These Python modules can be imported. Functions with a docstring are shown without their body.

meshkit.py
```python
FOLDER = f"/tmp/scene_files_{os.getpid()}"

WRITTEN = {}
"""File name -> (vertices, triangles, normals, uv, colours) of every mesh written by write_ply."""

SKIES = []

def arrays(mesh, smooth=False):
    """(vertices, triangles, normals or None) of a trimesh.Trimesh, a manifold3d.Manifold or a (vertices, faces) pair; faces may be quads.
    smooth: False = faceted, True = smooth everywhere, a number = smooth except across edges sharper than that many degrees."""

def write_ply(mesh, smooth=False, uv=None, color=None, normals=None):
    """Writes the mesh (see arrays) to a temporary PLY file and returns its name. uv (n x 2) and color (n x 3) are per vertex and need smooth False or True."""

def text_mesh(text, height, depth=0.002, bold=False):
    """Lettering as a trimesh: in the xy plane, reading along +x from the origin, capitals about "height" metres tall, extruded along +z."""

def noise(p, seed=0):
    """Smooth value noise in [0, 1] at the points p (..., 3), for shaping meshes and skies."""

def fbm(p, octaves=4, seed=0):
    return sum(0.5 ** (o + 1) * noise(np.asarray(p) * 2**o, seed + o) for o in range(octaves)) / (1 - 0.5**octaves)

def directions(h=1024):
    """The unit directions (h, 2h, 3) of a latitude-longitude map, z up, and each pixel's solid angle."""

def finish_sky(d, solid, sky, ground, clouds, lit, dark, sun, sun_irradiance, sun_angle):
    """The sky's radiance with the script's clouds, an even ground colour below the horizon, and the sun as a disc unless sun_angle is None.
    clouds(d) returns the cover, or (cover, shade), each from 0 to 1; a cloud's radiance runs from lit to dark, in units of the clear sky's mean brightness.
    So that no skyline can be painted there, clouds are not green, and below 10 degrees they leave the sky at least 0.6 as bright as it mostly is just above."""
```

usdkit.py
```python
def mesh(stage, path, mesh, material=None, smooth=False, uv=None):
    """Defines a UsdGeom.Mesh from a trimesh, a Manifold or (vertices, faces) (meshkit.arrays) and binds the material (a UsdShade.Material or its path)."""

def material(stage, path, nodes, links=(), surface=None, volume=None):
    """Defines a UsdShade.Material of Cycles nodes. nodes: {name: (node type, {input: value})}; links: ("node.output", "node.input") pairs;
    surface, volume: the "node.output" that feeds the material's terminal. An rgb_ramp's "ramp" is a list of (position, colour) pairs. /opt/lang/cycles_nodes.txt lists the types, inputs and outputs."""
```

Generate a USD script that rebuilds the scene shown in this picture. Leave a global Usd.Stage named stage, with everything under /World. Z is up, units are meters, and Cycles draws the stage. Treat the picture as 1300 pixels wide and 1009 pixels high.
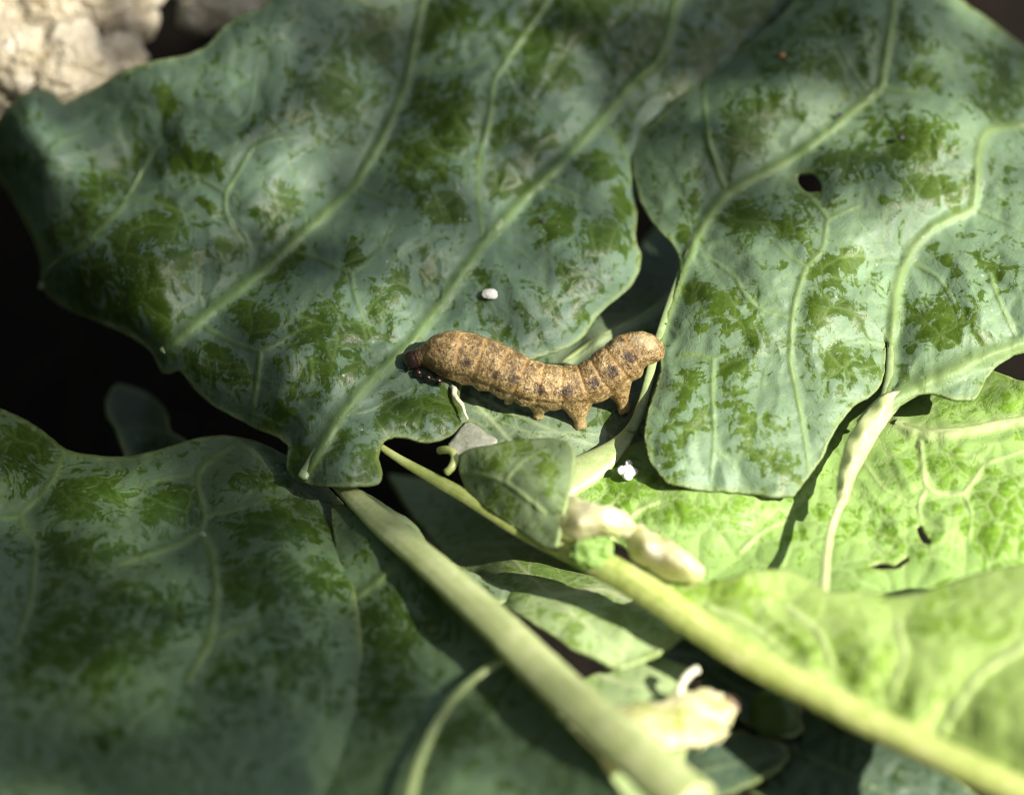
import math, random
import numpy as np, trimesh, usdkit, meshkit, shapely
from scipy.spatial import Delaunay, cKDTree
from scipy.interpolate import RBFInterpolator
from scipy.ndimage import gaussian_filter1d
from pxr import Usd, UsdGeom, UsdLux, UsdShade, Gf, Sdf, Vt

stage = Usd.Stage.CreateInMemory()
UsdGeom.SetStageUpAxis(stage, UsdGeom.Tokens.z)
UsdGeom.SetStageMetersPerUnit(stage, 1.0)
UsdGeom.Xform.Define(stage, '/World')
UsdGeom.Scope.Define(stage, '/World/Looks')

# ------------------------------------------------------------------ camera, sky, sun, exposure
MM = 0.001
ZOFF = 95.0                                   # height (mm) of the leaf under the caterpillar above the soil
W, H = 1300.0, 1009.0
PITCH = math.radians(50)
FOCAL, APER, DIST = 100.0, 36.0, 361.0        # mm
FSTOP, EXPOSURE, FOCUS = 9.5, 1.62, 361.0
fwd = np.array([0, math.cos(PITCH), -math.sin(PITCH)])
right = np.array([1.0, 0, 0])
up = np.cross(right, fwd)
CAM = np.array([0, 0, 0.0]) - fwd * DIST
SUN = np.array([0.60, -0.33, 0.72]); SUN /= np.linalg.norm(SUN)
SUN_I, SKY_I = 1.25, 0.05

cam = UsdGeom.Camera.Define(stage, '/World/camera')
cam.CreateFocalLengthAttr(FOCAL); cam.CreateHorizontalApertureAttr(APER); cam.CreateVerticalApertureAttr(APER * 794 / 1024)
cam.CreateFStopAttr(FSTOP); cam.CreateFocusDistanceAttr(FOCUS * MM)
cam.CreateClippingRangeAttr(Gf.Vec2f(0.02, 1000))
cam.CreateExposureAttr(EXPOSURE)
M4 = np.eye(4); M4[0, :3], M4[1, :3], M4[2, :3] = right, up, -fwd
M4[3, :3] = (CAM + [0, 0, ZOFF]) * MM
cam.AddTransformOp().Set(Gf.Matrix4d(*M4.ravel().tolist()))

sky = usdkit.material(stage, '/World/Looks/sky_air', {
    'sky': ('sky_texture', {'sky_type': 'single_scattering', 'sun_disc': False, 'aerosol_density': 3.0, 'ozone_density': .4, 'sun_elevation': math.asin(SUN[2]), 'sun_rotation': math.atan2(SUN[0], SUN[1])}),
    'bg': ('background_shader', {'strength': SKY_I})}, [('sky.color', 'bg.color')], surface='bg.background')
dome = UsdLux.DomeLight.Define(stage, '/World/sky')
UsdShade.MaterialBindingAPI.Apply(dome.GetPrim()).Bind(sky)
dome.GetPrim().SetCustomDataByKey('kind', 'structure')
sun = UsdLux.DistantLight.Define(stage, '/World/sun')
sun.CreateIntensityAttr(SUN_I); sun.CreateAngleAttr(0.5); sun.CreateNormalizeAttr(True); sun.CreateColorAttr(Gf.Vec3f(1.0, 0.95, 0.86))
zx = np.cross([0, 0, 1.0], SUN); zx /= np.linalg.norm(zx)
S4 = np.eye(4); S4[0, :3], S4[1, :3], S4[2, :3] = zx, np.cross(SUN, zx), SUN
sun.AddTransformOp().Set(Gf.Matrix4d(*S4.ravel().tolist()))

# ------------------------------------------------------------------ helpers
def P(px, py, z):
    """The point of the world (mm) on the sight line of picture point (px, py) at height z (mm)."""
    px, py, z = np.broadcast_arrays(np.asarray(px, float), np.asarray(py, float), np.asarray(z, float))
    k = APER / FOCAL / W
    d = fwd[None] + ((px.ravel() - W / 2) * k)[:, None] * right[None] - ((py.ravel() - H / 2) * k)[:, None] * up[None]
    t = (z.ravel() - CAM[2]) / d[:, 2]
    return (CAM[None] + d * t[:, None]).reshape(px.shape + (3,))

USED = {}
def path_for(name, parent):
    base = (parent.GetPath().pathString if parent else '/World') + '/' + name
    n = USED.get(base, 0); USED[base] = n + 1
    return base if n == 0 else f'{base}_{n:03d}'

def tag(prim, label=None, category=None, group=None, kind=None):
    for k, v in (('label', label), ('category', category), ('group', group), ('kind', kind)):
        if v: prim.SetCustomDataByKey(k, v)
    return prim

def thing(name, label, category, origin=(0, 0, 0), group=None):
    x = UsdGeom.Xform.Define(stage, path_for(name, None))
    x.AddTranslateOp().Set(Gf.Vec3d(*((np.asarray(origin, float) + [0, 0, ZOFF]) * MM).tolist()))
    p = x.GetPrim(); ORIGIN[p.GetPath().pathString] = np.asarray(origin, float)
    return tag(p, label, category, group)
ORIGIN = {}

def root_of(prim):
    return '/' + '/'.join(prim.GetPath().pathString.strip('/').split('/')[:2])

def put(name, v, f, mat, parent=None, smooth=True, prim_vars=None, label=None):
    """One Mesh from vertices in mm (world, z relative to the caterpillar's leaf)."""
    o = ORIGIN[root_of(parent)] if parent else np.array([0, 0, -ZOFF])
    v = (np.asarray(v, float) - o) * MM
    m = usdkit.mesh(stage, path_for(name, parent), (v, np.asarray(f)), mat, smooth=smooth)
    for k, a in (prim_vars or {}).items():
        UsdGeom.PrimvarsAPI(m).CreatePrimvar(k, Sdf.ValueTypeNames.FloatArray, 'vertex').Set(Vt.FloatArray.FromNumpy(np.asarray(a, np.float32)))
    if label: m.GetPrim().SetCustomDataByKey('label', label)
    return m.GetPrim()

def dens(pts, step=3.0, sigma=2.0, closed=False):
    """An evenly sampled, slightly rounded line through the points."""
    p = np.asarray(pts, float)
    if closed: p = np.vstack([p, p[:1]])
    seg = np.linalg.norm(np.diff(p[:, :2], axis=0), axis=1); s = np.r_[0, np.cumsum(seg)]
    n = max(4, int(s[-1] / step))
    t = np.linspace(0, s[-1], n + 1)
    q = np.stack([np.interp(t, s, p[:, k]) for k in range(p.shape[1])], 1)
    if closed:
        return gaussian_filter1d(q[:-1], sigma, axis=0, mode='wrap')
    a, b = q[0].copy(), q[-1].copy()
    q = gaussian_filter1d(q, sigma, axis=0, mode='nearest'); q[0], q[-1] = a, b
    return q

def wobble(q, amp, seed, scale=0.05):
    n = np.stack([meshkit.fbm(np.c_[q[:, :2] * scale, np.full(len(q), 3.3)], 4, seed), meshkit.fbm(np.c_[q[:, :2] * scale, np.full(len(q), 7.7)], 4, seed + 9)], 1) - .5
    return q + 2 * amp * n

def heights(ctrl, smooth=0.0):
    c = np.asarray(ctrl, float)
    r = RBFInterpolator(c[:, :2] / 100, c[:, 2], kernel='thin_plate_spline', smoothing=smooth)
    return lambda x, y: r(np.c_[np.ravel(x), np.ravel(y)] / 100)

class Veins:
    """Lines (px) with widths (px): gives every point its vein strength and the nearness of a vein."""
    def __init__(self, lines):
        self.pts, self.w = np.zeros((0, 2)), np.zeros(0)
        P_, w_ = [], []
        for pts, w0, w1 in lines:
            q = dens(pts, 2.0, 4.0); P_.append(q); w_.append(np.linspace(w0, w1, len(q)))
        if P_:
            self.pts, self.w = np.vstack(P_), np.concatenate(w_)
            self.tree = cKDTree(self.pts)
    def at(self, xy):
        if not len(self.pts): return np.zeros(len(xy)), np.zeros(len(xy)), np.full(len(xy), 99.)
        d, i = self.tree.query(xy, k=6)
        w = self.w[i]
        s = np.exp(-(d / (0.62 * w)) ** 2) * np.clip(w / 5, .25, 1)
        dn = d.min(1)
        ridge = (np.exp(-(d / (0.55 * w)) ** 2) * w).max(1)
        return s.max(1), ridge, dn

def sheet_mesh(outline, holes, step, seed):
    """Triangles that fill the outline (px), fine and even, with points along the rim."""
    poly = shapely.Polygon(outline, holes).buffer(0)
    if poly.geom_type != 'Polygon': poly = max(poly.geoms, key=lambda g: g.area)
    rim = []
    for ring in [poly.exterior, *poly.interiors]:
        L = ring.length; n = max(8, int(L / step))
        rim.append(np.array([ring.interpolate(i / n * L).coords[0] for i in range(n)]))
    rim = np.vstack(rim)
    x0, y0, x1, y1 = poly.bounds
    xs, ys = np.arange(x0, x1, step), np.arange(y0, y1, step * .87)
    gx, gy = np.meshgrid(xs, ys); gx = gx + (np.arange(len(ys)) % 2)[:, None] * step / 2
    g = np.c_[gx.ravel(), gy.ravel()]
    g = g + np.random.default_rng(seed).uniform(-.12, .12, g.shape) * step
    g = g[shapely.contains_xy(poly, g[:, 0], g[:, 1])]
    d, _ = cKDTree(rim).query(g); g = g[d > .65 * step]
    pts = np.vstack([rim, g])
    tri = Delaunay(pts).simplices
    c = pts[tri].mean(1)
    tri = tri[shapely.contains_xy(poly, c[:, 0], c[:, 1])]
    used = np.unique(tri); re = np.full(len(pts), -1); re[used] = np.arange(len(used))
    return pts[used], re[tri], rim

def solidify(v, f, thick):
    """A closed sheet of the given thickness (mm): front, back and rim."""
    a, b, c = v[f[:, 0]], v[f[:, 1]], v[f[:, 2]]
    fn = np.cross(b - a, c - a)
    flip = fn @ (CAM - v.mean(0)) < 0
    f = f.copy(); f[flip] = f[flip][:, ::-1]; fn[flip] *= -1
    n = np.zeros_like(v)
    for k in range(3): np.add.at(n, f[:, k], fn)
    n /= np.maximum(np.linalg.norm(n, axis=1, keepdims=True), 1e-12)
    N = len(v)
    e = np.vstack([f[:, [0, 1]], f[:, [1, 2]], f[:, [2, 0]]])
    key = np.sort(e, 1); _, inv, cnt = np.unique(key, axis=0, return_inverse=True, return_counts=True)
    rim = e[cnt[inv.ravel()] == 1]
    side = np.vstack([np.c_[rim[:, 1], rim[:, 0], rim[:, 0] + N], np.c_[rim[:, 1], rim[:, 0] + N, rim[:, 1] + N]])
    return np.vstack([v, v - n * thick]), np.vstack([f, f[:, ::-1] + N, side])

def patch_field(xy, patches):
    w = np.zeros(len(xy))
    for p in patches:
        x, y, rx, ry = p[:4]; a = math.radians(p[4] if len(p) > 4 else 0); s = p[5] if len(p) > 5 else 1.0
        dx, dy = xy[:, 0] - x, xy[:, 1] - y
        u, v = dx * math.cos(a) + dy * math.sin(a), -dx * math.sin(a) + dy * math.cos(a)
        w = np.maximum(w, s * np.exp(-((u / rx) ** 2 + (v / ry) ** 2) * .75))
    return w

def blade(parent, name, outline, ctrl, mat, veins=(), patches=(), holes=(), step=2.5, thick=.45, net=34, pucker=.9, seed=0, base_wear=.34, edge_amp=1.6, ridge=.045, smooth=0.0, drop=0.0, label=None, sig=2.0):
    """The lamina of a leaf. ctrl: (px, py, height mm). Returns the height function, for the ribs that lie on it."""
    out = wobble(dens(outline, 2.5, sig, True), edge_amp, seed); out = wobble(out, edge_amp * .55, seed + 70, .22)
    hl = [dens(h, 2.0, 1.0, True) for h in holes]
    pts, tri, rim = sheet_mesh(out, hl, step, seed)
    hf = heights(ctrl, smooth)
    V = Veins(veins)
    s, rg, dn = V.at(pts)
    ed, _ = cKDTree(rim).query(pts)
    from scipy.spatial import Voronoi
    rv = np.random.default_rng(seed + 300); bx = np.r_[out.min(0) - 60, out.max(0) + 60]
    cells = rv.uniform(bx[:2], bx[2:], (int((bx[2] - bx[0]) * (bx[3] - bx[1]) / net ** 2), 2))
    vor = Voronoi(cells); segs = [vor.vertices[list(r)] for r in vor.ridge_vertices if -1 not in r]
    sp = np.vstack([a + (b - a) * np.linspace(0, 1, max(2, int(np.hypot(*(b - a)) / 1.5)))[:, None] for a, b in segs if np.hypot(*(b - a)) < 200])
    sp = sp + 9 * (np.stack([meshkit.fbm(np.c_[sp / 22, np.full(len(sp), float(k))], 2, seed + int(k)) for k in (1, 5)], 1) - .5)
    dnet, _ = cKDTree(sp).query(pts)
    nets = np.exp(-(dnet / 1.5) ** 2) * (.34 + .6 * np.clip(meshkit.fbm(np.c_[pts / 90, np.zeros(len(pts))], 2, seed + 5) - .35, 0, 1))
    base = hf(pts[:, 0], pts[:, 1])
    q = P(pts[:, 0], pts[:, 1], base)
    n1 = meshkit.fbm(q / 14, 3, seed + 20) - .5
    n2 = meshkit.fbm(q / 4.5, 3, seed + 40) - .5
    z = base + pucker * (1.6 * n1 + .45 * n2) + pucker * .75 * (1 - np.exp(-(dn / 26) ** 2)) + ridge * rg + pucker * .15 * (1 - np.exp(-(dnet / 7) ** 2))
    z = z - drop * np.exp(-(ed / 16) ** 2)
    v = P(pts[:, 0], pts[:, 1], z)
    halo = np.exp(-(dn / 13) ** 2)
    wear = base_wear + .46 * patch_field(pts, patches) - .13 * halo
    vv, ff = solidify(v, tri, thick)
    two = lambda a: np.r_[a, a]
    put(name, vv, ff, mat, parent, True, {'vein': two(np.maximum(s, nets)), 'wear': two(wear), 'rim': two(np.exp(-(ed / 5) ** 2))}, label)
    return lambda x, y: hf(x, y)

def tube(line, radii, sides=14, squash=1.0, bump=0.0, seed=0, caps=True, groove=0.0):
    """A closed tapering tube: line in mm (n, 3), radii in mm."""
    c = np.asarray(line, float); r = np.broadcast_to(np.asarray(radii, float), (len(c),)).copy()
    t = np.gradient(c, axis=0); t /= np.linalg.norm(t, axis=1, keepdims=True)
    sd = np.cross(t, [0, 0, 1.0]); sd /= np.maximum(np.linalg.norm(sd, axis=1, keepdims=True), 1e-9)
    u = np.cross(sd, t)
    a = np.linspace(0, 2 * np.pi, sides, endpoint=False)
    gr = 1 + groove * (np.cos(5 * a + seed)[None, :] * (.6 + .4 * np.sin(np.linspace(0, 7, len(c)) + seed))[:, None] + .6 * np.cos(9 * a + 2.1 * seed)[None, :])
    v = c[:, None] + (r[:, None] * gr)[..., None] * (np.cos(a)[None, :, None] * sd[:, None] + squash * np.sin(a)[None, :, None] * u[:, None])
    if bump:
        n = meshkit.fbm(v.reshape(-1, 3) / max(r.max() * 1.3, .3), 3, seed).reshape(v.shape[:2]) - .5
        v = v + (v - c[:, None]) * (n[..., None] * 2 * bump)
    n, m = len(c), sides
    v = v.reshape(-1, 3)
    i, j = np.meshgrid(np.arange(n - 1), np.arange(m), indexing='ij')
    A, B, C, D = i * m + j, i * m + (j + 1) % m, (i + 1) * m + (j + 1) % m, (i + 1) * m + j
    f = np.vstack([np.c_[A.ravel(), B.ravel(), C.ravel()], np.c_[A.ravel(), C.ravel(), D.ravel()]])
    if caps:
        k = len(v); v = np.vstack([v, c[0] - t[0] * r[0] * .35, c[-1] + t[-1] * r[-1] * .35])
        jj = np.arange(m)
        f = np.vstack([f, np.c_[np.full(m, k), (jj + 1) % m, jj], np.c_[np.full(m, k + 1), (n - 1) * m + jj, (n - 1) * m + (jj + 1) % m]])
    return v, f

def rib(parent, name, pts, w0, w1, hf, mat, lift=.0, squash=.8, seed=0, sides=14, bump=.05, label=None):
    """A rib of a leaf: picture line, widths in px, lying on the lamina's height."""
    q = dens(pts, 3.0, 5.0)
    z = hf(q[:, 0], q[:, 1]) + lift if hf else q[:, 2]
    z = gaussian_filter1d(z, 3)
    s = np.linspace(0, 1, len(q))
    r = (w0 + (w1 - w0) * s) * .05
    r = r * (1 + .1 * (meshkit.fbm(np.c_[q[:, :2] / 30, np.zeros(len(q))], 2, seed) - .5))
    v, f = tube(P(q[:, 0], q[:, 1], z), r, sides, squash, bump, seed)
    return put(name, v, f, mat, parent, True, None, label)

def blob(center, radii, sub=4, amp=.25, freq=1.0, seed=0, rot=0.0, octaves=4):
    s = trimesh.creation.icosphere(subdivisions=sub)
    v = s.vertices * (1 + amp * 2 * (meshkit.fbm(s.vertices * freq + 5.1 * seed, octaves, seed)[:, None] - .5))
    v = v * np.asarray(radii)
    c, n = math.cos(rot), math.sin(rot)
    v = v @ np.array([[c, n, 0], [-n, c, 0], [0, 0, 1]])
    return v + np.asarray(center), s.faces

def join(parts):
    vs, fs, k = [], [], 0
    for v, f in parts:
        vs.append(v); fs.append(np.asarray(f) + k); k += len(v)
    return np.vstack(vs), np.vstack(fs)

# ------------------------------------------------------------------ materials
def leaf_material(name, wax, green, vein, wax_rough=.46, green_rough=.36, translucent=.14, trans_col=(.18, .30, .03), amount=.5, spec=.42, scale=1.0, rimcol=(.22, .27, .08)):
    n = {
        'geo': ('texture_coordinate', {}),
        'a_vein': ('attribute', {'attribute': 'vein'}), 'a_wear': ('attribute', {'attribute': 'wear'}), 'a_rim': ('attribute', {'attribute': 'rim'}),
        # rubbed patches in wax bloom and painted sky sheen: cloudy, streaky, crumbly
        'n1': ('noise_texture', {'scale': 300 * scale, 'detail': 8.0, 'roughness': .64, 'distortion': 1.4}),
        'map': ('mapping', {'mapping_type': 'point', 'rotation': (0, 0, .75), 'scale': (1, .34, 1)}),
        'n2': ('noise_texture', {'scale': 700 * scale, 'detail': 5.0, 'roughness': .62, 'distortion': 1.6}),
        'n3': ('noise_texture', {'scale': 2600.0, 'detail': 3.0, 'roughness': .6}),
        'mixn': ('mix_float', {'fac': .34}),
        'mixn2': ('mix_float', {'fac': .10}),
        'cen': ('math', {'math_type': 'subtract', 'value2': .5}),
        'amp': ('math', {'math_type': 'multiply_add', 'value2': 3.2}),
        'mask': ('map_range', {'range_type': 'smoothstep', 'from_min': amount - .07, 'from_max': amount + .12, 'to_min': 0, 'to_max': 1, 'clamp': True}),
        # tone variation
        'nv': ('noise_texture', {'scale': 75.0, 'detail': 4.0, 'roughness': .6}),
        'waxr': ('rgb_ramp', {'ramp': [(.25, tuple(.72 * c for c in wax)), (.5, wax), (.75, tuple(min(1.0, 1.25 * c) for c in wax))]}),
        'greenr': ('rgb_ramp', {'ramp': [(.25, tuple(.6 * c for c in green)), (.55, green), (.8, (green[0] * 1.7, green[1] * 1.45, green[2] * 1.3))]}),
        'nf': ('noise_texture', {'scale': 900.0, 'detail': 5.0, 'roughness': .65}),
        'base': ('mix', {'mix_type': 'mix'}),
        # net of fine veins
        'dist': ('noise_texture', {'scale': 350.0, 'detail': 2.0}),
        'dv': ('vector_math', {'vector_math_type': 'x'}) if False else ('mix_vector', {'fac': .006}),
        'vor': ('voronoi_texture', {'feature': 'distance_to_edge', 'scale': 240.0, 'randomness': 1.0}),
        'vorf': ('voronoi_texture', {'feature': 'distance_to_edge', 'scale': 720.0, 'randomness': 1.0}),
        'net': ('map_range', {'range_type': 'smoothstep', 'from_min': 0.0, 'from_max': .055, 'to_min': 1, 'to_max': 0, 'clamp': True}),
        'netf': ('map_range', {'range_type': 'smoothstep', 'from_min': 0.0, 'from_max': .12, 'to_min': 1, 'to_max': 0, 'clamp': True}),
        'netk': ('math', {'math_type': 'multiply', 'value2': .22}),
        'netfk': ('math', {'math_type': 'multiply', 'value2': .12}),
        'c_net': ('mix', {'mix_type': 'mix', 'color2': tuple(.6 * c + .4 * g for c, g in zip(vein, green))}),
        'c_netf': ('mix', {'mix_type': 'mix', 'color2': green}),
        'veink': ('math', {'math_type': 'multiply', 'value2': .85, 'use_clamp': True}),
        'c_vein': ('mix', {'mix_type': 'mix', 'color2': vein}),
        'rimk': ('math', {'math_type': 'multiply', 'value2': .45}),
        'c_rim': ('mix', {'mix_type': 'mix', 'color2': rimcol}),
        # dust specks and pin holes in the bloom
        'sp': ('voronoi_texture', {'feature': 'f1', 'scale': 520.0, 'randomness': 1.0}),
        'spk': ('map_range', {'from_min': .05, 'from_max': .11, 'to_min': .55, 'to_max': 0, 'clamp': True}),
        'spn': ('noise_texture', {'scale': 120.0, 'detail': 2.0}),
        'spg': ('map_range', {'from_min': .52, 'from_max': .62, 'to_min': 0, 'to_max': 1, 'clamp': True}),
        'spm': ('math', {'math_type': 'multiply'}),
        'c_sp': ('mix', {'mix_type': 'mix', 'color2': (.42, .45, .38)}),
        'rough': ('map_range', {'from_min': 0, 'from_max': 1, 'to_min': wax_rough, 'to_max': green_rough, 'clamp': True}),
        'rn': ('math', {'math_type': 'multiply_add', 'value2': .16}),
        'h1': ('math', {'math_type': 'multiply', 'value2': -.16}),
        'h2': ('math', {'math_type': 'multiply_add', 'value2': -.10}),
        'h3': ('math', {'math_type': 'multiply_add', 'value2': .55}),
        'h4': ('math', {'math_type': 'multiply_add', 'value2': .25}),
        'bump': ('bump', {'strength': .6, 'distance': .0002}),
        'bsdf': ('principled_bsdf', {'specular_ior_level': spec, 'ior': 1.45}),
        'tr': ('translucent_bsdf', {'color': trans_col}),
        'out': ('mix_closure', {'fac': translucent}),
    }
    l = [('geo.object', x + '.vector') for x in ('n1', 'map', 'n3', 'nv', 'nf', 'dist', 'sp', 'spn')] + [
        ('map.vector', 'n2.vector'), ('n1.fac', 'mixn.a'), ('n2.fac', 'mixn.b'), ('mixn.result', 'mixn2.a'), ('n3.fac', 'mixn2.b'),
        ('mixn2.result', 'cen.value1'), ('cen.value', 'amp.value1'), ('a_wear.fac', 'amp.value3'), ('amp.value', 'mask.value'),
        ('nv.fac', 'waxr.fac'), ('nf.fac', 'greenr.fac'), ('waxr.color', 'base.color1'), ('greenr.color', 'base.color2'), ('mask.result', 'base.fac'),
        ('geo.object', 'dv.a'), ('dist.color', 'dv.b'), ('dv.result', 'vor.vector'), ('dv.result', 'vorf.vector'),
        ('vor.distance', 'net.value'), ('vorf.distance', 'netf.value'), ('net.result', 'netk.value1'), ('netf.result', 'netfk.value1'),
        ('base.color', 'c_netf.color1'), ('netfk.value', 'c_netf.fac'), ('c_netf.color', 'c_net.color1'), ('netk.value', 'c_net.fac'),
        ('c_net.color', 'c_rim.color1'), ('a_rim.fac', 'rimk.value1'), ('rimk.value', 'c_rim.fac'),
        ('c_rim.color', 'c_vein.color1'), ('a_vein.fac', 'veink.value1'), ('veink.value', 'c_vein.fac'),
        ('sp.distance', 'spk.value'), ('spn.fac', 'spg.value'), ('spk.result', 'spm.value1'), ('spg.result', 'spm.value2'),
        ('c_vein.color', 'c_sp.color1'), ('spm.value', 'c_sp.fac'), ('c_sp.color', 'bsdf.base_color'),
        ('mask.result', 'rough.value'), ('nf.fac', 'rn.value1'), ('rough.result', 'rn.value3'), ('rn.value', 'bsdf.roughness'),
        ('net.result', 'h1.value1'), ('netf.result', 'h2.value1'), ('h1.value', 'h2.value3'), ('nf.fac', 'h3.value1'), ('h2.value', 'h3.value3'),
        ('n3.fac', 'h4.value1'), ('h3.value', 'h4.value3'), ('h4.value', 'bump.height'), ('bump.normal', 'bsdf.normal'), ('bump.normal', 'tr.normal'),
        ('bsdf.BSDF', 'out.closure1'), ('tr.BSDF', 'out.closure2')]
    return usdkit.material(stage, '/World/Looks/' + name, n, l, surface='out.closure')

def grain_material(name, ramp, scale, rough=.5, bump=.4, dist=.0003, stretch=(1, 1, 1), detail=6.0, spec=.4, translucent=0.0, trans_col=(.3, .4, .1), sss=0.0, rot=(0, 0, 0)):
    n = {'geo': ('texture_coordinate', {}), 'map': ('mapping', {'mapping_type': 'point', 'scale': stretch, 'rotation': rot}),
         'n': ('noise_texture', {'scale': scale, 'detail': detail, 'roughness': .62, 'distortion': .3}),
         'm': ('noise_texture', {'scale': scale * 4.7, 'detail': 4.0, 'roughness': .6}),
         'mx': ('mix_float', {'fac': .4}),
         'r': ('rgb_ramp', {'ramp': ramp}), 'b': ('bump', {'strength': bump, 'distance': dist}),
         'p': ('principled_bsdf', {'roughness': rough, 'specular_ior_level': spec, 'subsurface_weight': sss, 'subsurface_scale': .0012, 'subsurface_radius': (1, .8, .4)})}
    l = [('geo.object', 'map.vector'), ('map.vector', 'n.vector'), ('map.vector', 'm.vector'), ('n.fac', 'mx.a'), ('m.fac', 'mx.b'), ('mx.result', 'r.fac'), ('r.color', 'p.base_color'), ('mx.result', 'b.height'), ('b.normal', 'p.normal')]
    if translucent:
        n['t'] = ('translucent_bsdf', {'color': trans_col}); n['o'] = ('mix_closure', {'fac': translucent})
        return usdkit.material(stage, '/World/Looks/' + name, n, l + [('p.BSDF', 'o.closure1'), ('t.BSDF', 'o.closure2')], surface='o.closure')
    return usdkit.material(stage, '/World/Looks/' + name, n, l, surface='p.BSDF')

WAX_SHEEN, GREEN, VEIN = (.086, .136, .090), (.031, .060, .004), (.105, .165, .05)  # grey wax tone holds real bloom plus painted sky sheen
M_leaf = leaf_material('waxy_leaf', WAX_SHEEN, GREEN, VEIN)
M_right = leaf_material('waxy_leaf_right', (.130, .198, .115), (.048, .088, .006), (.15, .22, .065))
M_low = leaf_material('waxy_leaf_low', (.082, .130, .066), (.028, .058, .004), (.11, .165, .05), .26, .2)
M_bright = leaf_material('yellow_green_leaf', (.21, .33, .09), (.12, .23, .02), (.38, .46, .20), amount=.5, spec=.35, wax_rough=.5, translucent=.2, trans_col=(.3, .45, .06))  # lighter, yellower base than the other leaves
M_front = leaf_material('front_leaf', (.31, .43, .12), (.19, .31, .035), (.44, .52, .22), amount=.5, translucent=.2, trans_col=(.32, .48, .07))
M_flap = leaf_material('folded_leaf', (.19, .26, .13), (.09, .15, .02), (.27, .34, .13))
M_under = leaf_material('inner_leaf', (.12, .17, .10), (.045, .08, .015), (.28, .34, .17))
M_deep = leaf_material('painted_shade_leaf', (.045, .075, .045), (.018, .038, .005), (.09, .12, .06))  # base darkened to paint in the shade of deep gaps
M_torn = leaf_material('torn_leaf', (.27, .36, .16), (.15, .24, .05), (.42, .46, .25))
M_veinB = grain_material('green_rib', [(.3, (.13, .18, .07)), (.5, (.18, .235, .10)), (.7, (.26, .31, .15))], 800, .4, .35, .0001)
M_vein = grain_material('pale_rib', [(.3, (.12, .17, .075)), (.5, (.17, .23, .115)), (.7, (.24, .29, .15))], 700, .38, .3, .0001, spec=.5)
M_veinR = grain_material('pale_rib_right', [(.3, (.17, .22, .08)), (.5, (.24, .30, .12)), (.7, (.34, .38, .19))], 900, .4, .3, .0001)
M_stalk = grain_material('pale_stalk', [(.3, (.24, .29, .10)), (.5, (.35, .40, .17)), (.7, (.46, .48, .26))], 350, .42, .3, .0002, sss=.15)
M_stem = grain_material('green_stem', [(.3, (.19, .25, .05)), (.5, (.33, .38, .11)), (.7, (.48, .49, .22))], 260, .38, .3, .0002, sss=.15)
M_cream = grain_material('cream_flesh', [(.36, (.20, .27, .05)), (.45, (.36, .37, .12)), (.52, (.47, .44, .23)), (.64, (.54, .48, .33))], 260, .6, .9, .0006, stretch=(.35, 1, 1), rot=(0, 0, .55), sss=.25)
M_curd = grain_material('cauliflower_curd', [(.3, (.28, .21, .10)), (.42, (.50, .43, .28)), (.53, (.64, .57, .42)), (.7, (.72, .67, .56))], 260, .75, .8, .0009, spec=.2, sss=.1)
M_crumb = grain_material('white_crumb', [(.25, (.6, .57, .47)), (.6, (.8, .78, .70))], 900, .7, .5, .0003, sss=.2)
M_fibre = grain_material('dry_fibre', [(.3, (.36, .35, .24)), (.6, (.60, .58, .44))], 1200, .7, .5, .0002)
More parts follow.
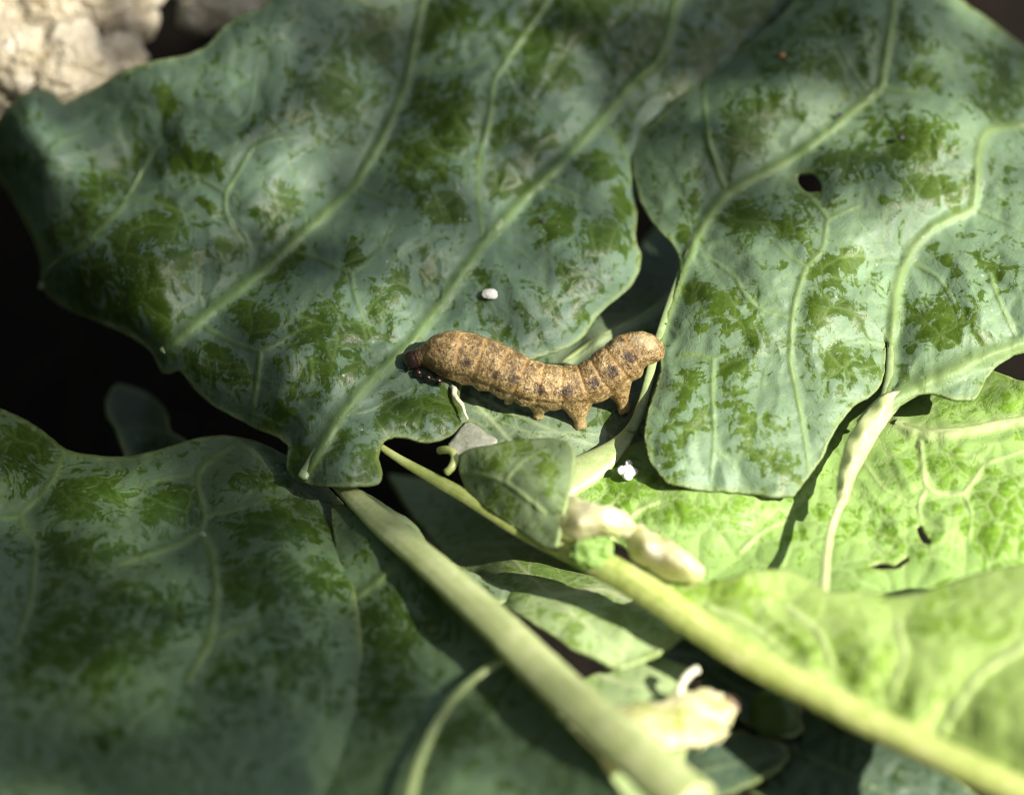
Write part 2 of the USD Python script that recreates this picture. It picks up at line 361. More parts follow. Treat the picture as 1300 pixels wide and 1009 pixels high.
M_soil = grain_material('dark_soil', [(.25, (.004, .003, .003)), (.55, (.011, .009, .007)), (.8, (.022, .016, .012))], 160, .95, 1.0, .004, spec=.02)
M_grey = grain_material('grey_skin', [(.3, (.20, .23, .14)), (.5, (.34, .35, .26)), (.65, (.44, .43, .35))], 420, .55, .7, .0003)
M_brown = grain_material('brown_bit', [(.25, (.06, .04, .03)), (.6, (.2, .14, .09))], 500, .6, .5, .0003)
M_bark = grain_material('bark', [(.3, (.05, .035, .025)), (.7, (.14, .10, .07))], 90, .85, .8, .002)
M_bush = grain_material('bush_leaf', [(.3, (.03, .06, .012)), (.7, (.07, .12, .025))], 60, .45, .2, .0005, translucent=.1, trans_col=(.1, .2, .02))

# ------------------------------------------------------------------ ground
gn = 220
gx = np.sign(np.linspace(-1, 1, gn)) * np.abs(np.linspace(-1, 1, gn)) ** 4 * 30000
GX, GY = np.meshgrid(gx, gx)
GZ = -ZOFF + 6 * (meshkit.fbm(np.c_[GX.ravel() / 35, GY.ravel() / 35, np.zeros(GX.size)], 4, 3) - .6).reshape(GX.shape)
i, j = np.meshgrid(np.arange(gn - 1), np.arange(gn - 1), indexing='ij'); a = (i * gn + j).ravel()
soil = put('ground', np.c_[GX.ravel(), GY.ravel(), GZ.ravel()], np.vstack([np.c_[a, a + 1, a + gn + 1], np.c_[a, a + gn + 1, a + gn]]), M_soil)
tag(soil, 'dark bare soil below and behind the leaves', None, None, 'structure')

# ------------------------------------------------------------------ the big leaf at centre and left
A = thing('cabbage_leaf', 'broad grey-green cabbage leaf under the caterpillar head, three pale ribs', 'cabbage leaf', P(440, 300, 0))
A_out = [(-40, 150), (-8, 165), (5, 141), (25, 121), (53, 112), (70, 119), (79, 133), (88, 127), (120, 113), (150, 92), (190, 78), (240, 69), (262, 58), (285, 32), (312, 14), (333, 12), (345, -8), (380, -90),
         (700, -160), (1060, -120), (1000, 40), (930, 110), (870, 170), (840, 215), (822, 240), (808, 250), (809, 275), (807, 303), (815, 325), (812, 345), (800, 366), (775, 386), (755, 405), (742, 428), (722, 442), (690, 452), (655, 462), (615, 475), (588, 487), (583, 503), (591, 522), (592, 536), (578, 551), (555, 561), (535, 562), (518, 556), (500, 552), (487, 560), (480, 580), (487, 603), (482, 616),
         (460, 617), (430, 619), (400, 617), (375, 611), (363, 597), (362, 580), (367, 566), (355, 556), (325, 545), (300, 532), (270, 516), (245, 494), (226, 468), (216, 474), (205, 478), (199, 463), (192, 447), (160, 425), (115, 406), (80, 392), (58, 374), (51, 352), (53, 335), (40, 300), (18, 258), (0, 228), (-20, 205)]
A_ctrl = [(500, 470, .0), (545, 480, -.2), (585, 500, -1), (440, 600, 0), (380, 560, -2), (490, 590, -2), (560, 550, -1.5), (300, 520, -5), (230, 465, -3), (205, 470, -6), (150, 415, -7), (65, 370, -14), (50, 330, -10), (20, 250, -9), (-20, 190, -8),
          (100, 330, -1), (60, 200, 3), (40, 130, 5), (85, 120, 2), (170, 220, -1), (150, 90, 8), (260, 60, 10), (330, 15, 14), (230, 180, 5), (260, 400, -1), (330, 345, -.5), (450, 235, 0), (520, 90, 4), (540, -20, 9),
          (330, 440, 2.0), (390, 400, 2.5), (300, 270, 4), (200, 330, 3.5), (400, 180, 6), (480, 300, 4), (430, 470, 2), (560, 380, .3), (660, 255, 1), (770, 145, 3), (845, 75, 6), (560, 230, 4.5), (600, 130, 6), (680, 100, 7), (700, 340, 2.5), (780, 300, 1.5), (810, 330, -1), (740, 420, -2.5), (650, 455, -1.6), (760, 230, 2.5), (806, 240, .4), (815, 195, .9), (870, 150, 1.2), (940, 90, 2.5), (1000, 0, 5), (700, -100, 14)]
A_v1 = [(206, 446), (232, 424), (262, 398), (332, 344), (390, 291), (450, 236), (478, 190), (500, 145), (515, 108), (519, 88), (528, 40), (545, -30)]
A_v2 = [(384, 606), (405, 570), (432, 528), (480, 472), (520, 437), (560, 385), (610, 312), (660, 256), (700, 218), (770, 146), (800, 108), (840, 75), (850, 40), (862, -20)]
A_v3 = [(613, 308), (607, 250), (608, 200), (622, 150), (626, 102), (652, 62), (690, 8), (705, -30)]
A_v4 = [(52, 366), (58, 338), (80, 328), (106, 312), (135, 282), (158, 258), (173, 232), (185, 205), (203, 178)]
A_minor = [([(60, 332), (45, 300), (30, 268), (30, 240), (40, 212), (58, 193), (80, 178), (108, 168)], 5, 3), ([(78, 176), (68, 158), (60, 140)], 4, 2), ([(172, 250), (215, 262), (232, 270), (250, 270)], 5, 3), ([(232, 270), (240, 300)], 4, 2),
           ([(286, 244), (262, 230), (238, 220)], 4, 3), ([(286, 244), (285, 270), (296, 290), (310, 312), (318, 330)], 5, 3), ([(286, 244), (305, 215), (318, 188), (345, 176), (380, 172)], 5, 3), ([(265, 160), (300, 158), (318, 140), (325, 80)], 4, 2),
           ([(258, 414), (290, 432), (318, 443), (330, 446)], 6, 4), ([(330, 446), (327, 480), (322, 510), (318, 536)], 6, 4), ([(330, 446), (350, 437), (378, 418), (400, 412)], 5, 2.5), ([(322, 526), (345, 534), (364, 545)], 5, 3), ([(394, 455), (398, 480), (380, 510)], 3, 2),
           ([(378, 320), (410, 330), (432, 342), (446, 346)], 5, 4), ([(446, 346), (448, 370), (460, 400), (474, 432)], 5, 3), ([(446, 346), (468, 332), (486, 312)], 4, 3), ([(486, 312), (500, 280), (520, 262)], 3, 2),
           ([(316, 338), (318, 310), (306, 292)], 4, 3), ([(258, 396), (252, 370), (254, 340)], 4, 2), ([(168, 232), (140, 220), (100, 214), (55, 212)], 4, 2.5),
           ([(765, 155), (785, 178), (797, 200), (800, 225), (806, 246)], 5, 3.5), ([(808, 200), (830, 180), (838, 155)], 4, 2.5), ([(688, 234), (710, 238), (735, 252), (765, 262)], 5, 3), ([(614, 300), (650, 310), (690, 345)], 4, 2), ([(523, 90), (560, 88), (590, 84), (625, 72)], 6, 3), ([(450, 236), (480, 250), (520, 255)], 5, 3), ([(470, 195), (505, 200), (540, 220), (560, 270)], 4, 2.5),
           ([(607, 205), (580, 200), (550, 190), (530, 150)], 4, 2.5), ([(640, 85), (655, 120), (690, 140)], 4, 2), ([(770, 120), (755, 95), (740, 70)], 4, 2), ([(560, 385), (540, 350), (520, 330)], 4, 2), ([(590, 345), (620, 380), (640, 420)], 4, 2),
           ([(432, 528), (470, 520), (505, 500), (530, 490)], 4, 2.5), ([(490, 462), (470, 440), (440, 440)], 4, 2), ([(100, 300), (80, 270), (75, 240)], 3, 2), ([(390, 290), (380, 250), (400, 210)], 4, 2)]
A_patch = [(890, 60, 30, 26, -30), (945, 15, 40, 30, -40), (862, 115, 18, 22, 30), (900, 100, 20, 14, -40, .8), (20, 205, 26, 10, 0, .8), (130, 240, 45, 28, -40), (110, 275, 40, 30, -20), (80, 300, 22, 18), (165, 295, 30, 18, -20), (215, 260, 30, 9, 25), (205, 290, 40, 22, 10), (110, 360, 30, 32, 20), (170, 335, 34, 22), (190, 370, 45, 34, -20), (225, 345, 35, 26), (155, 400, 30, 14, 35), (205, 425, 14, 26), (240, 455, 30, 9, 50),
           (245, 205, 44, 22, 10, .95), (355, 260, 36, 20, -30), (265, 262, 20, 8, 40), (210, 125, 12, 22, -30), (325, 405, 34, 22, 30), (290, 465, 40, 14, 50), (345, 530, 25, 18, 30), (400, 412, 44, 20, -25), (440, 430, 45, 30, -10), (395, 475, 30, 30), (450, 470, 30, 14, -40), (290, 310, 20, 12), (370, 330, 15, 25, 30),
           (425, 120, 55, 45, 0, .9), (470, 45, 40, 36, -30), (560, 30, 26, 50, 35), (570, 150, 50, 55, 0, .95), (540, 210, 45, 40), (560, 260, 45, 24, 0), (690, 60, 45, 55, 30), (740, 25, 60, 40, 0), (650, 150, 40, 30, -40), (680, 190, 36, 14, -40), (650, 235, 30, 16), (700, 280, 32, 26), (760, 210, 26, 20, 20), (790, 260, 24, 28), (770, 300, 30, 24), (790, 170, 10, 20, 20), (830, 45, 26, 40, 20),
           (725, 355, 26, 12, 50), (690, 385, 26, 9, 55), (670, 405, 25, 9, 55), (640, 420, 26, 10, 50), (735, 385, 12, 30, 20, .8), (610, 360, 10, 20, 0, .7), (505, 360, 14, 30, 20), (480, 395, 20, 22, 30), (450, 330, 18, 12), (545, 345, 16, 24, 30, .8), (530, 525, 34, 22, -10), (565, 520, 22, 30, 20), (495, 520, 14, 28, 30), (470, 585, 20, 25, 0, .8), (380, 590, 14, 20), (430, 560, 12, 30, 40, .7), (520, 490, 24, 8, 10, .8)]
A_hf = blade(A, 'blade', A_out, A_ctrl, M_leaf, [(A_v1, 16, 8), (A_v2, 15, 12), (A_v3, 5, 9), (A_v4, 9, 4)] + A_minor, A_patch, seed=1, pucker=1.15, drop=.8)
rib(A, 'rib', A_v1, 12, 6, A_hf, M_vein, -.15, .65, 1)
rib(A, 'rib', A_v2, 14, 8, A_hf, M_vein, -.15, .65, 2)
rib(A, 'rib', A_v3, 3, 7, A_hf, M_vein, -.12, .6, 3)
rib(A, 'vein', A_v4, 7, 3, A_hf, M_vein, -.05, .6, 4)

# ------------------------------------------------------------------ the leaf at right
B = thing('cabbage_leaf', 'sunlit cabbage leaf at right with a small bitten hole and a torn stalk', 'cabbage leaf', P(1030, 330, 3))
B_out = [(813, 258), (803, 222), (801, 192), (815, 166), (845, 138), (880, 107), (930, 68), (990, 22), (1040, -40), (1100, -140), (1180, -60), (1214, -4), (1258, 26), (1300, 58), (1370, 120), (1480, 280), (1480, 420), (1380, 424), (1318, 441), (1290, 450), (1266, 464), (1252, 480), (1246, 497), (1236, 508), (1212, 507), (1192, 500), (1165, 501), (1144, 514), (1128, 532),
         (1106, 540), (1090, 545), (1098, 520), (1112, 508), (1120, 497), (1129, 470), (1127, 432), (1124, 432), (1124, 468), (1119, 488), (1108, 502), (1085, 514), (1062, 543), (1042, 582), (1026, 607), (1008, 630), (985, 631), (940, 624), (880, 621), (846, 613), (826, 590), (816, 556), (822, 520), (832, 490), (838, 470), (838, 445), (838, 425), (847, 395), (863, 350), (861, 325), (851, 306), (836, 293), (824, 277)]
B_ctrl = [(830, 560, 1.5), (850, 610, .5), (940, 620, 1), (1005, 628, 1), (1060, 545, 2.5), (1115, 500, 3), (1125, 450, 3), (840, 440, 2), (865, 345, 3), (920, 245, 4), (1000, 203, 5), (1080, 140, 7), (1120, 113, 8), (1135, 0, 12), (815, 262, .9), (803, 195, 1.35), (850, 310, 2.0), (845, 138, 2.6), (930, 70, 4.2), (1040, -40, 9), (1200, 0, 9), (1260, 30, 5), (1300, 62, 2), (1480, 300, 2), (900, 520, 4), (930, 400, 5.5), (960, 300, 6.5), (900, 170, 8.5), (1000, 100, 10), (1060, 250, 8), (1010, 460, 4.5), (1070, 400, 6), (1200, 150, 10), (1230, 220, 8), (1240, 265, 5.5), (1150, 335, 4), (1135, 430, 3.2), (1110, 520, 2.8), (1200, 474, 4.5), (1260, 448, 5), (1320, 432, 5.5), (1240, 500, 4), (1190, 500, 4), (1220, 380, 7), (1330, 330, 9), (1130, 260, 8)]
B_v1 = [(716, 607, -4), (745, 588, -3.4), (776, 570, -2.6), (802, 546, -1), (814, 520, .2), (824, 480, 1.2), (836, 430, 2), (852, 382, 2.6), (868, 338, 3.0), (889, 290, 3.6), (918, 247, 4.2), (965, 221, 4.8), (1000, 204, 5.2), (1058, 162, 6.6), (1082, 140, 7.2), (1118, 113, 8), (1130, 40, 11), (1140, -30, 13)]
B_v2 = [(1100, 540), (1118, 516), (1145, 499), (1200, 474), (1260, 448), (1318, 434), (1400, 420), (1470, 410)]
B_v3 = [(1112, 530), (1124, 506), (1130, 478), (1131, 440), (1137, 375), (1146, 340), (1160, 312), (1180, 290), (1208, 276), (1237, 265), (1240, 225), (1243, 185), (1250, 165), (1300, 158)]
B_minor = [([(922, 243), (910, 215), (899, 180), (893, 120), (900, 60)], 7, 4), ([(1052, 278), (1044, 268), (1025, 245), (995, 226)], 6, 4), ([(1052, 278), (1072, 268), (1092, 260)], 5, 3), ([(1050, 278), (1047, 300), (1047, 315), (1024, 338)], 5, 5), ([(1024, 338), (1012, 370), (1006, 400), (1003, 460), (1012, 500), (1020, 545), (1028, 600)], 7, 4), ([(1024, 338), (1005, 328), (985, 308)], 5, 3),
           ([(905, 456), (904, 500), (907, 560), (902, 610)], 6, 3), ([(905, 456), (885, 450), (862, 450)], 6, 5), ([(905, 456), (925, 447), (940, 440)], 4, 3), ([(935, 355), (945, 375), (965, 394), (1003, 404)], 5, 4), ([(907, 570), (930, 590), (945, 615)], 4, 2), ([(1160, 335), (1190, 350), (1205, 372), (1215, 395)], 5, 2.5), ([(1258, 350), (1262, 365), (1272, 390), (1288, 424)], 5, 4), ([(992, 154), (978, 175), (992, 195)], 4, 2),
           ([(1118, 113), (1160, 118), (1185, 126)], 5, 2), ([(1060, 163), (1090, 175), (1130, 180)], 4, 2), ([(1240, 225), (1210, 215), (1180, 220)], 4, 2), ([(1131, 440), (1095, 430), (1060, 440)], 4, 2), ([(968, 495), (970, 470), (980, 455)], 3, 2), ([(1100, 115), (1075, 80), (1060, 40)], 4, 2), ([(1150, 335), (1120, 330), (1092, 345)], 4, 2), ([(1237, 265), (1280, 285), (1310, 300)], 4, 2), ([(935, 353), (905, 330), (880, 322)], 4, 3)]
B_patch = [(975, 140, 40, 18, 20), (945, 165, 34, 30, 0, .9), (1045, 38, 40, 18, -20), (1035, 75, 60, 26, 0, .8), (1178, 100, 26, 16, 20), (1150, 180, 50, 30, 0), (1185, 235, 44, 30, 10), (1090, 195, 40, 20, -25), (1090, 100, 20, 40, 0, .7), (1270, 110, 30, 50, 0, .85), (1150, 40, 16, 30, 0, .7), (950, 275, 38, 18, 10), (1000, 290, 34, 20, 20), (1030, 255, 30, 14, 20, .8), (1060, 200, 30, 14, -30, .7), (880, 372, 40, 13, 10), (920, 390, 34, 22, -10), (945, 412, 36, 20, 40), (880, 255, 8, 14, 20, .8), (870, 285, 12, 24, 20, .7), (1050, 345, 30, 30, 20, .95), (1075, 330, 24, 18), (1080, 395, 12, 34, -35), (1042, 395, 20, 22), (1030, 390, 10, 20), (1065, 455, 38, 26, 30, .85), (1100, 470, 20, 20, 0, .8), (930, 470, 26, 34, 30, .85), (890, 530, 18, 36, 40, .8), (960, 545, 40, 20, 60, .7), (980, 580, 40, 20, 30, .6), (860, 560, 16, 30, 30, .7), (870, 505, 8, 24, 20), (1190, 405, 40, 32, 0, .9), (1230, 425, 30, 20, 0, .7), (1210, 340, 30, 8, 45, .8), (1265, 345, 12, 30, 0, .7), (1245, 330, 24, 12, 30, .7), (1000, 430, 14, 26, 40, .6)]
hole = [(1027 + 18 * math.cos(t) * math.cos(.5) - 10.5 * math.sin(t) * math.sin(.5) + 1.5 * math.sin(3 * t), 232 + 18 * math.cos(t) * math.sin(.5) + 10.5 * math.sin(t) * math.cos(.5) + 1.2 * math.sin(5 * t + 1)) for t in np.linspace(0, 2 * math.pi, 26, endpoint=False)]
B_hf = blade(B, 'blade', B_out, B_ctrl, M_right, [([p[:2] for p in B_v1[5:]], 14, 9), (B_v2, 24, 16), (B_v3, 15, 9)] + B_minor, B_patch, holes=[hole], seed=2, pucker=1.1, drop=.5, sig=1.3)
rib(B, 'rib', [(x, y, z - .1) for x, y, z in B_v1[3:]], 13, 5, None, M_veinB, -.05, .6, 11)
rib(B, 'rib', B_v2, 28, 16, B_hf, M_veinR, -.35, .65, 12)
rib(B, 'rib', B_v3, 12, 5, B_hf, M_veinB, -.1, .75, 13)
q = dens([(700, 620, -4.6), (730, 604, -4.0), (764, 584, -3.4), (790, 562, -2.4), (806, 538, -1), (812, 522, 0)], 3, 3)
v, f = tube(P(q[:, 0], q[:, 1], q[:, 2]), np.interp(np.linspace(0, 1, len(q)), [0, .3, .6, .8, 1], [3.0, 2.5, 1.5, .85, .55]), 20, .45, .06, 3)
put('petiole', v, f, M_veinR, B, label='wide pale green foot of the left rib')
blade(B, 'stalk', [(1126, 498), (1150, 494), (1160, 500), (1144, 514), (1130, 532), (1114, 556), (1100, 582), (1088, 602), (1080, 622), (1076, 640), (1068, 644), (1061, 634), (1062, 612), (1066, 590), (1072, 568), (1080, 548), (1090, 534), (1102, 518), (1114, 506)],
      [(1140, 500, 3.6), (1122, 516, 3.9), (1104, 516, 2.6), (1138, 520, 2.2), (1100, 545, 4.7), (1078, 552, 3.0), (1116, 552, 2.6), (1085, 580, 5.2), (1066, 590, 3.4), (1100, 582, 3.0), (1074, 612, 5.3), (1062, 615, 3.8), (1084, 612, 3.6), (1069, 638, 4.6)], M_stalk, seed=33, thick=1.3, edge_amp=1.6, pucker=.6, step=2.0, label='thick pale torn stalk end')
q = dens([(1072, 628, 4.8), (1062, 650, 4.6), (1054, 672, 4.8), (1049, 705, 5.6), (1046, 750, 7.5), (1045, 768, 8)], 3, 4)
v, f = tube(P(q[:, 0], q[:, 1], q[:, 2]), np.interp(np.linspace(0, 1, len(q)), [0, .3, 1], [.45, .5, .62]), 12, .6, .1, 5)
put('torn_fibre', v, f, M_stalk, B, label='thin pale fibre hanging from the stalk end')

# ------------------------------------------------------------------ bright leaf below it
D = thing('cabbage_leaf', 'bright yellow-green leaf lying under the torn stalk at right', 'cabbage leaf', P(1100, 620, -2))
D_out = [(700, 620), (740, 590), (800, 545), (900, 540), (1000, 540), (1100, 470), (1200, 440), (1260, 470), (1290, 482), (1330, 484), (1480, 480), (1480, 800), (1300, 860), (1100, 880), (960, 800), (880, 740), (800, 700), (740, 665)]
D_ctrl = [(720, 620, -5.5), (800, 600, -3.0), (860, 625, -1.3), (940, 640, -.9), (800, 660, -2.8), (1000, 650, -1.5), (1040, 600, -2.5), (1100, 600, -1), (1100, 680, -.5), (1200, 600, 1), (1180, 530, -1.5), (1145, 540, -2.2), (1200, 545, .2), (1300, 535, 1.0), (1250, 500, -1.5), (1300, 490, 0), (1400, 490, 0), (1300, 620, 2), (1250, 700, 2), (1100, 760, 0), (900, 700, -2.5), (1480, 800, 1), (1300, 860, -3), (800, 550, -7.5), (1000, 540, -5), (1150, 450, -10)]
D_v1 = [(1138, 536), (1158, 546), (1190, 550), (1230, 546), (1275, 536), (1330, 528), (1450, 515)]
D_minor = [([(1168, 560), (1172, 590), (1175, 620), (1200, 628), (1224, 626)], 9, 8), ([(1224, 626), (1240, 605), (1250, 588)], 7, 6), ([(1250, 588), (1290, 575), (1330, 560)], 6, 4), ([(1250, 588), (1235, 575), (1190, 578)], 5, 3), ([(1175, 622), (1165, 640), (1170, 665)], 7, 4), ([(1224, 626), (1235, 650), (1230, 690)], 6, 3), ([(1100, 590), (1120, 620), (1160, 640)], 5, 3), ([(770, 690), (790, 665), (812, 645), (834, 638)], 9, 6), ([(940, 700), (970, 672), (1000, 660)], 6, 4), ([(1060, 600), (1090, 630), (1110, 660)], 4, 2), ([(1110, 690), (1125, 700), (1150, 705)], 4, 3), ([(750, 665), (775, 640), (790, 622)], 5, 3)]
D_hf = blade(D, 'blade', D_out, D_ctrl, M_bright, [(D_v1, 16, 10)] + [(p, a * .75, b * .75) for p, a, b in D_minor], [(1200, 590, 40, 30, 0, .8), (1270, 640, 50, 40, 0, .9), (1250, 670, 30, 25, 0, 1), (1260, 510, 60, 16, 0, .8), (1080, 660, 40, 26, 0, .6), (1150, 690, 40, 26, 0, .6), (790, 625, 40, 26, 0, 1), (870, 650, 30, 16, 0, .8), (950, 660, 40, 24, 0, .6)], seed=3, pucker=1.2,
              holes=[[(1163, 668), (1169, 666), (1177, 682), (1183, 690), (1172, 690), (1166, 680)], [(1098, 719), (1118, 713), (1136, 716), (1152, 706), (1155, 709), (1140, 721), (1118, 722)]])
rib(D, 'rib', D_v1, 13, 9, D_hf, M_veinR, -.1, .6, 14)

# ------------------------------------------------------------------ leaf under the caterpillar, seen in the gap
J = thing('cabbage_leaf', 'small inner leaf below the caterpillar where its legs stand', 'cabbage leaf', P(720, 530, -4))
J_out = [(574, 490), (640, 470), (700, 440), (740, 405), (790, 350), (820, 300), (850, 270), (905, 300), (900, 400), (870, 500), (840, 560), (800, 585), (760, 600), (715, 600), (660, 596), (628, 572), (612, 556), (600, 545), (590, 536), (580, 520)]
J_ctrl = [(580, 500, -3.5), (600, 540, -3), (640, 565, -2.8), (700, 580, -3.2), (760, 590, -4.5), (685, 526, -3.2), (737, 540, -3.7), (800, 520, -3.6), (800, 560, -5.0), (640, 500, -4.6), (700, 480, -6), (760, 430, -5.5), (735, 447, -7), (800, 411, -6.5), (842, 386, -6), (800, 380, -9.5), (840, 330, -16), (870, 290, -22), (880, 450, -7), (860, 540, -6)]
J_v = [(716, 462), (735, 448), (765, 428), (800, 412), (825, 400), (845, 384), (880, 350)]
J_minor = [([(600, 500), (650, 525), (700, 545), (740, 560), (790, 575)], 4, 3), ([(600, 520), (660, 545), (720, 565)], 3, 3), ([(650, 515), (700, 530), (760, 548)], 3, 2), ([(680, 548), (720, 548), (770, 552)], 3, 2), ([(600, 508), (630, 540), (660, 575)], 6, 5)]
J_hf = blade(J, 'blade', J_out, J_ctrl, M_under, [(J_v, 12, 12)] + J_minor, [(640, 520, 50, 14, 20, .8), (760, 540, 60, 16, 10, .6), (790, 440, 40, 12, -30, .9)], seed=4, pucker=.6, base_wear=.4)
rib(J, 'rib', J_v, 12, 13, J_hf, M_veinR, -.05, .7, 15)

# ------------------------------------------------------------------ leaf in the foreground, bottom right, with its stem
E = thing('cabbage_leaf', 'blurred bright foreground leaf at lower right with long yellow-green stem', 'cabbage leaf', P(950, 830, 12))
E_st = [(482, 566, -2.5), (505, 582, -2.2), (540, 602, -1.6), (600, 635, -.6), (660, 672, 1), (715, 696, 2.6), (779, 724, 4.4), (830, 756, 5.6), (884, 794, 7), (950, 836, 8.8), (1014, 870, 10.5), (1084, 906, 12.4), (1180, 952, 14.5), (1300, 1008, 17), (1400, 1056, 19)]
q = dens(E_st, 3, 4); s = np.linspace(0, 1, len(q))
v, f = tube(P(q[:, 0], q[:, 1], q[:, 2]), np.interp(s, [0, .08, .2, .25, .32, .45, 1], [.45, .8, 1.15, 1.4, 1.9, 1.95, 1.8]), 40, .8, .07, 6, groove=.035)
put('stem', v, f, M_stem, E)
E_out = [(790, 728), (820, 722), (850, 730), (890, 742), (925, 732), (960, 722), (1000, 722), (1030, 738), (1050, 752), (1080, 748), (1130, 757), (1165, 752), (1200, 740), (1235, 728), (1290, 716), (1330, 716), (1480, 700), (1480, 1160), (1300, 1160), (1300, 1010), (1180, 956), (1084, 910), (1014, 874), (950, 840), (884, 798), (830, 760)]
E_ctrl = [(810, 735, 4.0), (850, 768, 5), (884, 790, 6), (950, 834, 7.4), (1014, 868, 9), (1084, 904, 10.8), (1180, 950, 12.8), (1300, 1008, 15.5), (862, 736, 5), (900, 772, 6.4), (960, 805, 8), (1000, 830, 9), (1080, 868, 11), (930, 735, 7.6), (1000, 726, 8), (1050, 756, 9.6), (1130, 762, 11), (1200, 745, 12), (1300, 720, 13), (1020, 800, 10), (1100, 830, 13), (1200, 820, 16), (1180, 900, 15), (1300, 800, 18), (1300, 920, 20), (1400, 1000, 24), (1480, 720, 17), (1480, 1160, 28)]
E_minor = [([(1300, 820), (1250, 850), (1225, 880), (1195, 930)], 9, 6), ([(1000, 770), (1040, 800), (1060, 850)], 7, 4), ([(1140, 790), (1150, 830), (1130, 890)], 7, 4), ([(900, 770), (950, 790), (1000, 830)], 6, 4)]
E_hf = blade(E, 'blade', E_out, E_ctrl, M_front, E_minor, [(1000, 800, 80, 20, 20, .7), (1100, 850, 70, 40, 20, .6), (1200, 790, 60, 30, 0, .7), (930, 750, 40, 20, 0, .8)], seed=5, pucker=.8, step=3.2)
G_out = [(582, 578), (596, 569), (630, 563), (668, 557), (700, 555), (722, 560), (730, 575), (727, 610), (720, 640), (712, 670), (706, 700), (694, 698), (668, 680), (640, 662), (612, 642), (592, 622), (582, 600)]
G_ctrl = [(590, 574, 2.5), (660, 558, 5), (722, 562, 7), (726, 610, 7), (706, 696, 4), (650, 664, 1.5), (590, 615, 0), (660, 615, 6), (690, 630, 6.5), (620, 600, 4)]
blade(E, 'blade', G_out, G_ctrl, M_flap, [([(600, 600), (640, 610), (690, 650)], 6, 4), ([(640, 610), (660, 585), (690, 570)], 5, 3)], [(620, 600, 20, 18, 0, 1), (660, 570, 30, 12, 0, .9), (650, 640, 26, 14, 30, .8), (690, 600, 20, 24, 0, .8)], seed=6, pucker=.7, label='folded dark green remnant of the blade beside the upper stem')

# broken cream stub lying on the stem
S = thing('broken_stalk', 'broken cream stalk stub lying on the foreground stem', 'stalk', P(790, 690, 14))
blade(S, 'cut_end', [(713, 640), (718, 626), (728, 628), (742, 634), (760, 640), (778, 644), (796, 652), (806, 664), (803, 676), (796, 684), (792, 678), (784, 684), (776, 678), (764, 684), (752, 682), (738, 690), (724, 688), (712, 684), (706, 672), (707, 656)],
      [(714, 640, 5.5), (740, 645, 7.6), (780, 655, 8.4), (804, 670, 7.8), (707, 670, 5.0), (725, 686, 4.4), (760, 682, 5.4), (790, 682, 6.4), (735, 662, 8.0), (770, 664, 8.6)], M_cream, seed=31, thick=1.6, edge_amp=5.0, pucker=.5, sig=.6, step=2.0)
blade(S, 'shaft', [(794, 676), (800, 664), (812, 662), (822, 672), (838, 678), (856, 688), (872, 700), (886, 712), (894, 724), (890, 738), (876, 742), (862, 738), (846, 736), (832, 728), (818, 722), (806, 714), (798, 704), (793, 690)],
      [(796, 690, 6.4), (806, 664, 7.4), (840, 680, 8.0), (886, 712, 8.8), (892, 730, 7.6), (866, 738, 6.6), (820, 722, 5.6), (800, 706, 5.8), (820, 692, 9.2), (850, 706, 9.8), (876, 720, 9.8)], M_cream, seed=32, thick=1.8, edge_amp=4.5, pucker=.4, sig=.6, step=2.0)
v, f = blob(P(754, 702, 5.5), (2.6, 1.8, 2.2), 5, .45, 1.5, 9)
put('green_skin', v, f, M_flap if False else M_bright, S, prim_vars={'vein': np.zeros(len(v)), 'wear': np.full(len(v), .4), 'rim': np.zeros(len(v))}, label='hanging green skin of the stub')

# ------------------------------------------------------------------ bottom left leaves
F = thing('cabbage_leaf', 'dark green cabbage leaf in shade at bottom left corner', 'cabbage leaf', P(220, 720, 0))
F_out = [(-140, 500), (-40, 505), (0, 517), (35, 533), (62, 552), (80, 568), (95, 574), (130, 579), (160, 580), (200, 571), (245, 556), (285, 551), (322, 558), (360, 575), (400, 603), (438, 640), (446, 668), (449, 700), (450, 740), (458, 790), (462, 850), (455, 920), (450, 1150), (-140, 1150)]
F_ctrl = [(0, 520, -9), (70, 562, -11), (120, 585, -9), (200, 575, -9), (290, 555, -10), (370, 585, -9), (440, 645, -10), (448, 740, -5), (455, 850, -1), (450, 1000, 1.8), (0, 600, -2), (30, 640, -6), (80, 640, -5), (160, 640, -4), (260, 660, -5), (300, 620, -6), (380, 660, -5), (270, 720, -2), (160, 760, 1.35), (60, 740, 0.45), (270, 820, 2.25), (380, 760, 0), (380, 880, 2.25), (100, 900, 4.5), (250, 950, 4.95), (-100, 800, 3.6), (-100, 560, -6), (100, 1150, 9.0), (400, 1150, 6.3)]
F_v = [([(80, 575), (70, 605), (50, 630), (25, 650), (28, 668), (45, 690)], 8, 6), ([(25, 655), (0, 658), (-40, 650)], 6, 4), ([(300, 562), (270, 580), (248, 600), (255, 635), (262, 655), (255, 672)], 7, 6), ([(255, 672), (230, 690), (190, 703), (150, 715)], 8, 5), ([(255, 676), (270, 700), (275, 750), (268, 810), (240, 860)], 10, 9), ([(300, 562), (330, 580), (345, 600)], 5, 3), ([(268, 810), (300, 800), (330, 790)], 6, 3), ([(248, 600), (190, 610), (170, 640)], 4, 2), ([(45, 690), (40, 760), (20, 820)], 7, 5), ([(80, 576), (150, 584)], 5, 3), ([(262, 655), (320, 640), (380, 620)], 5, 3)]
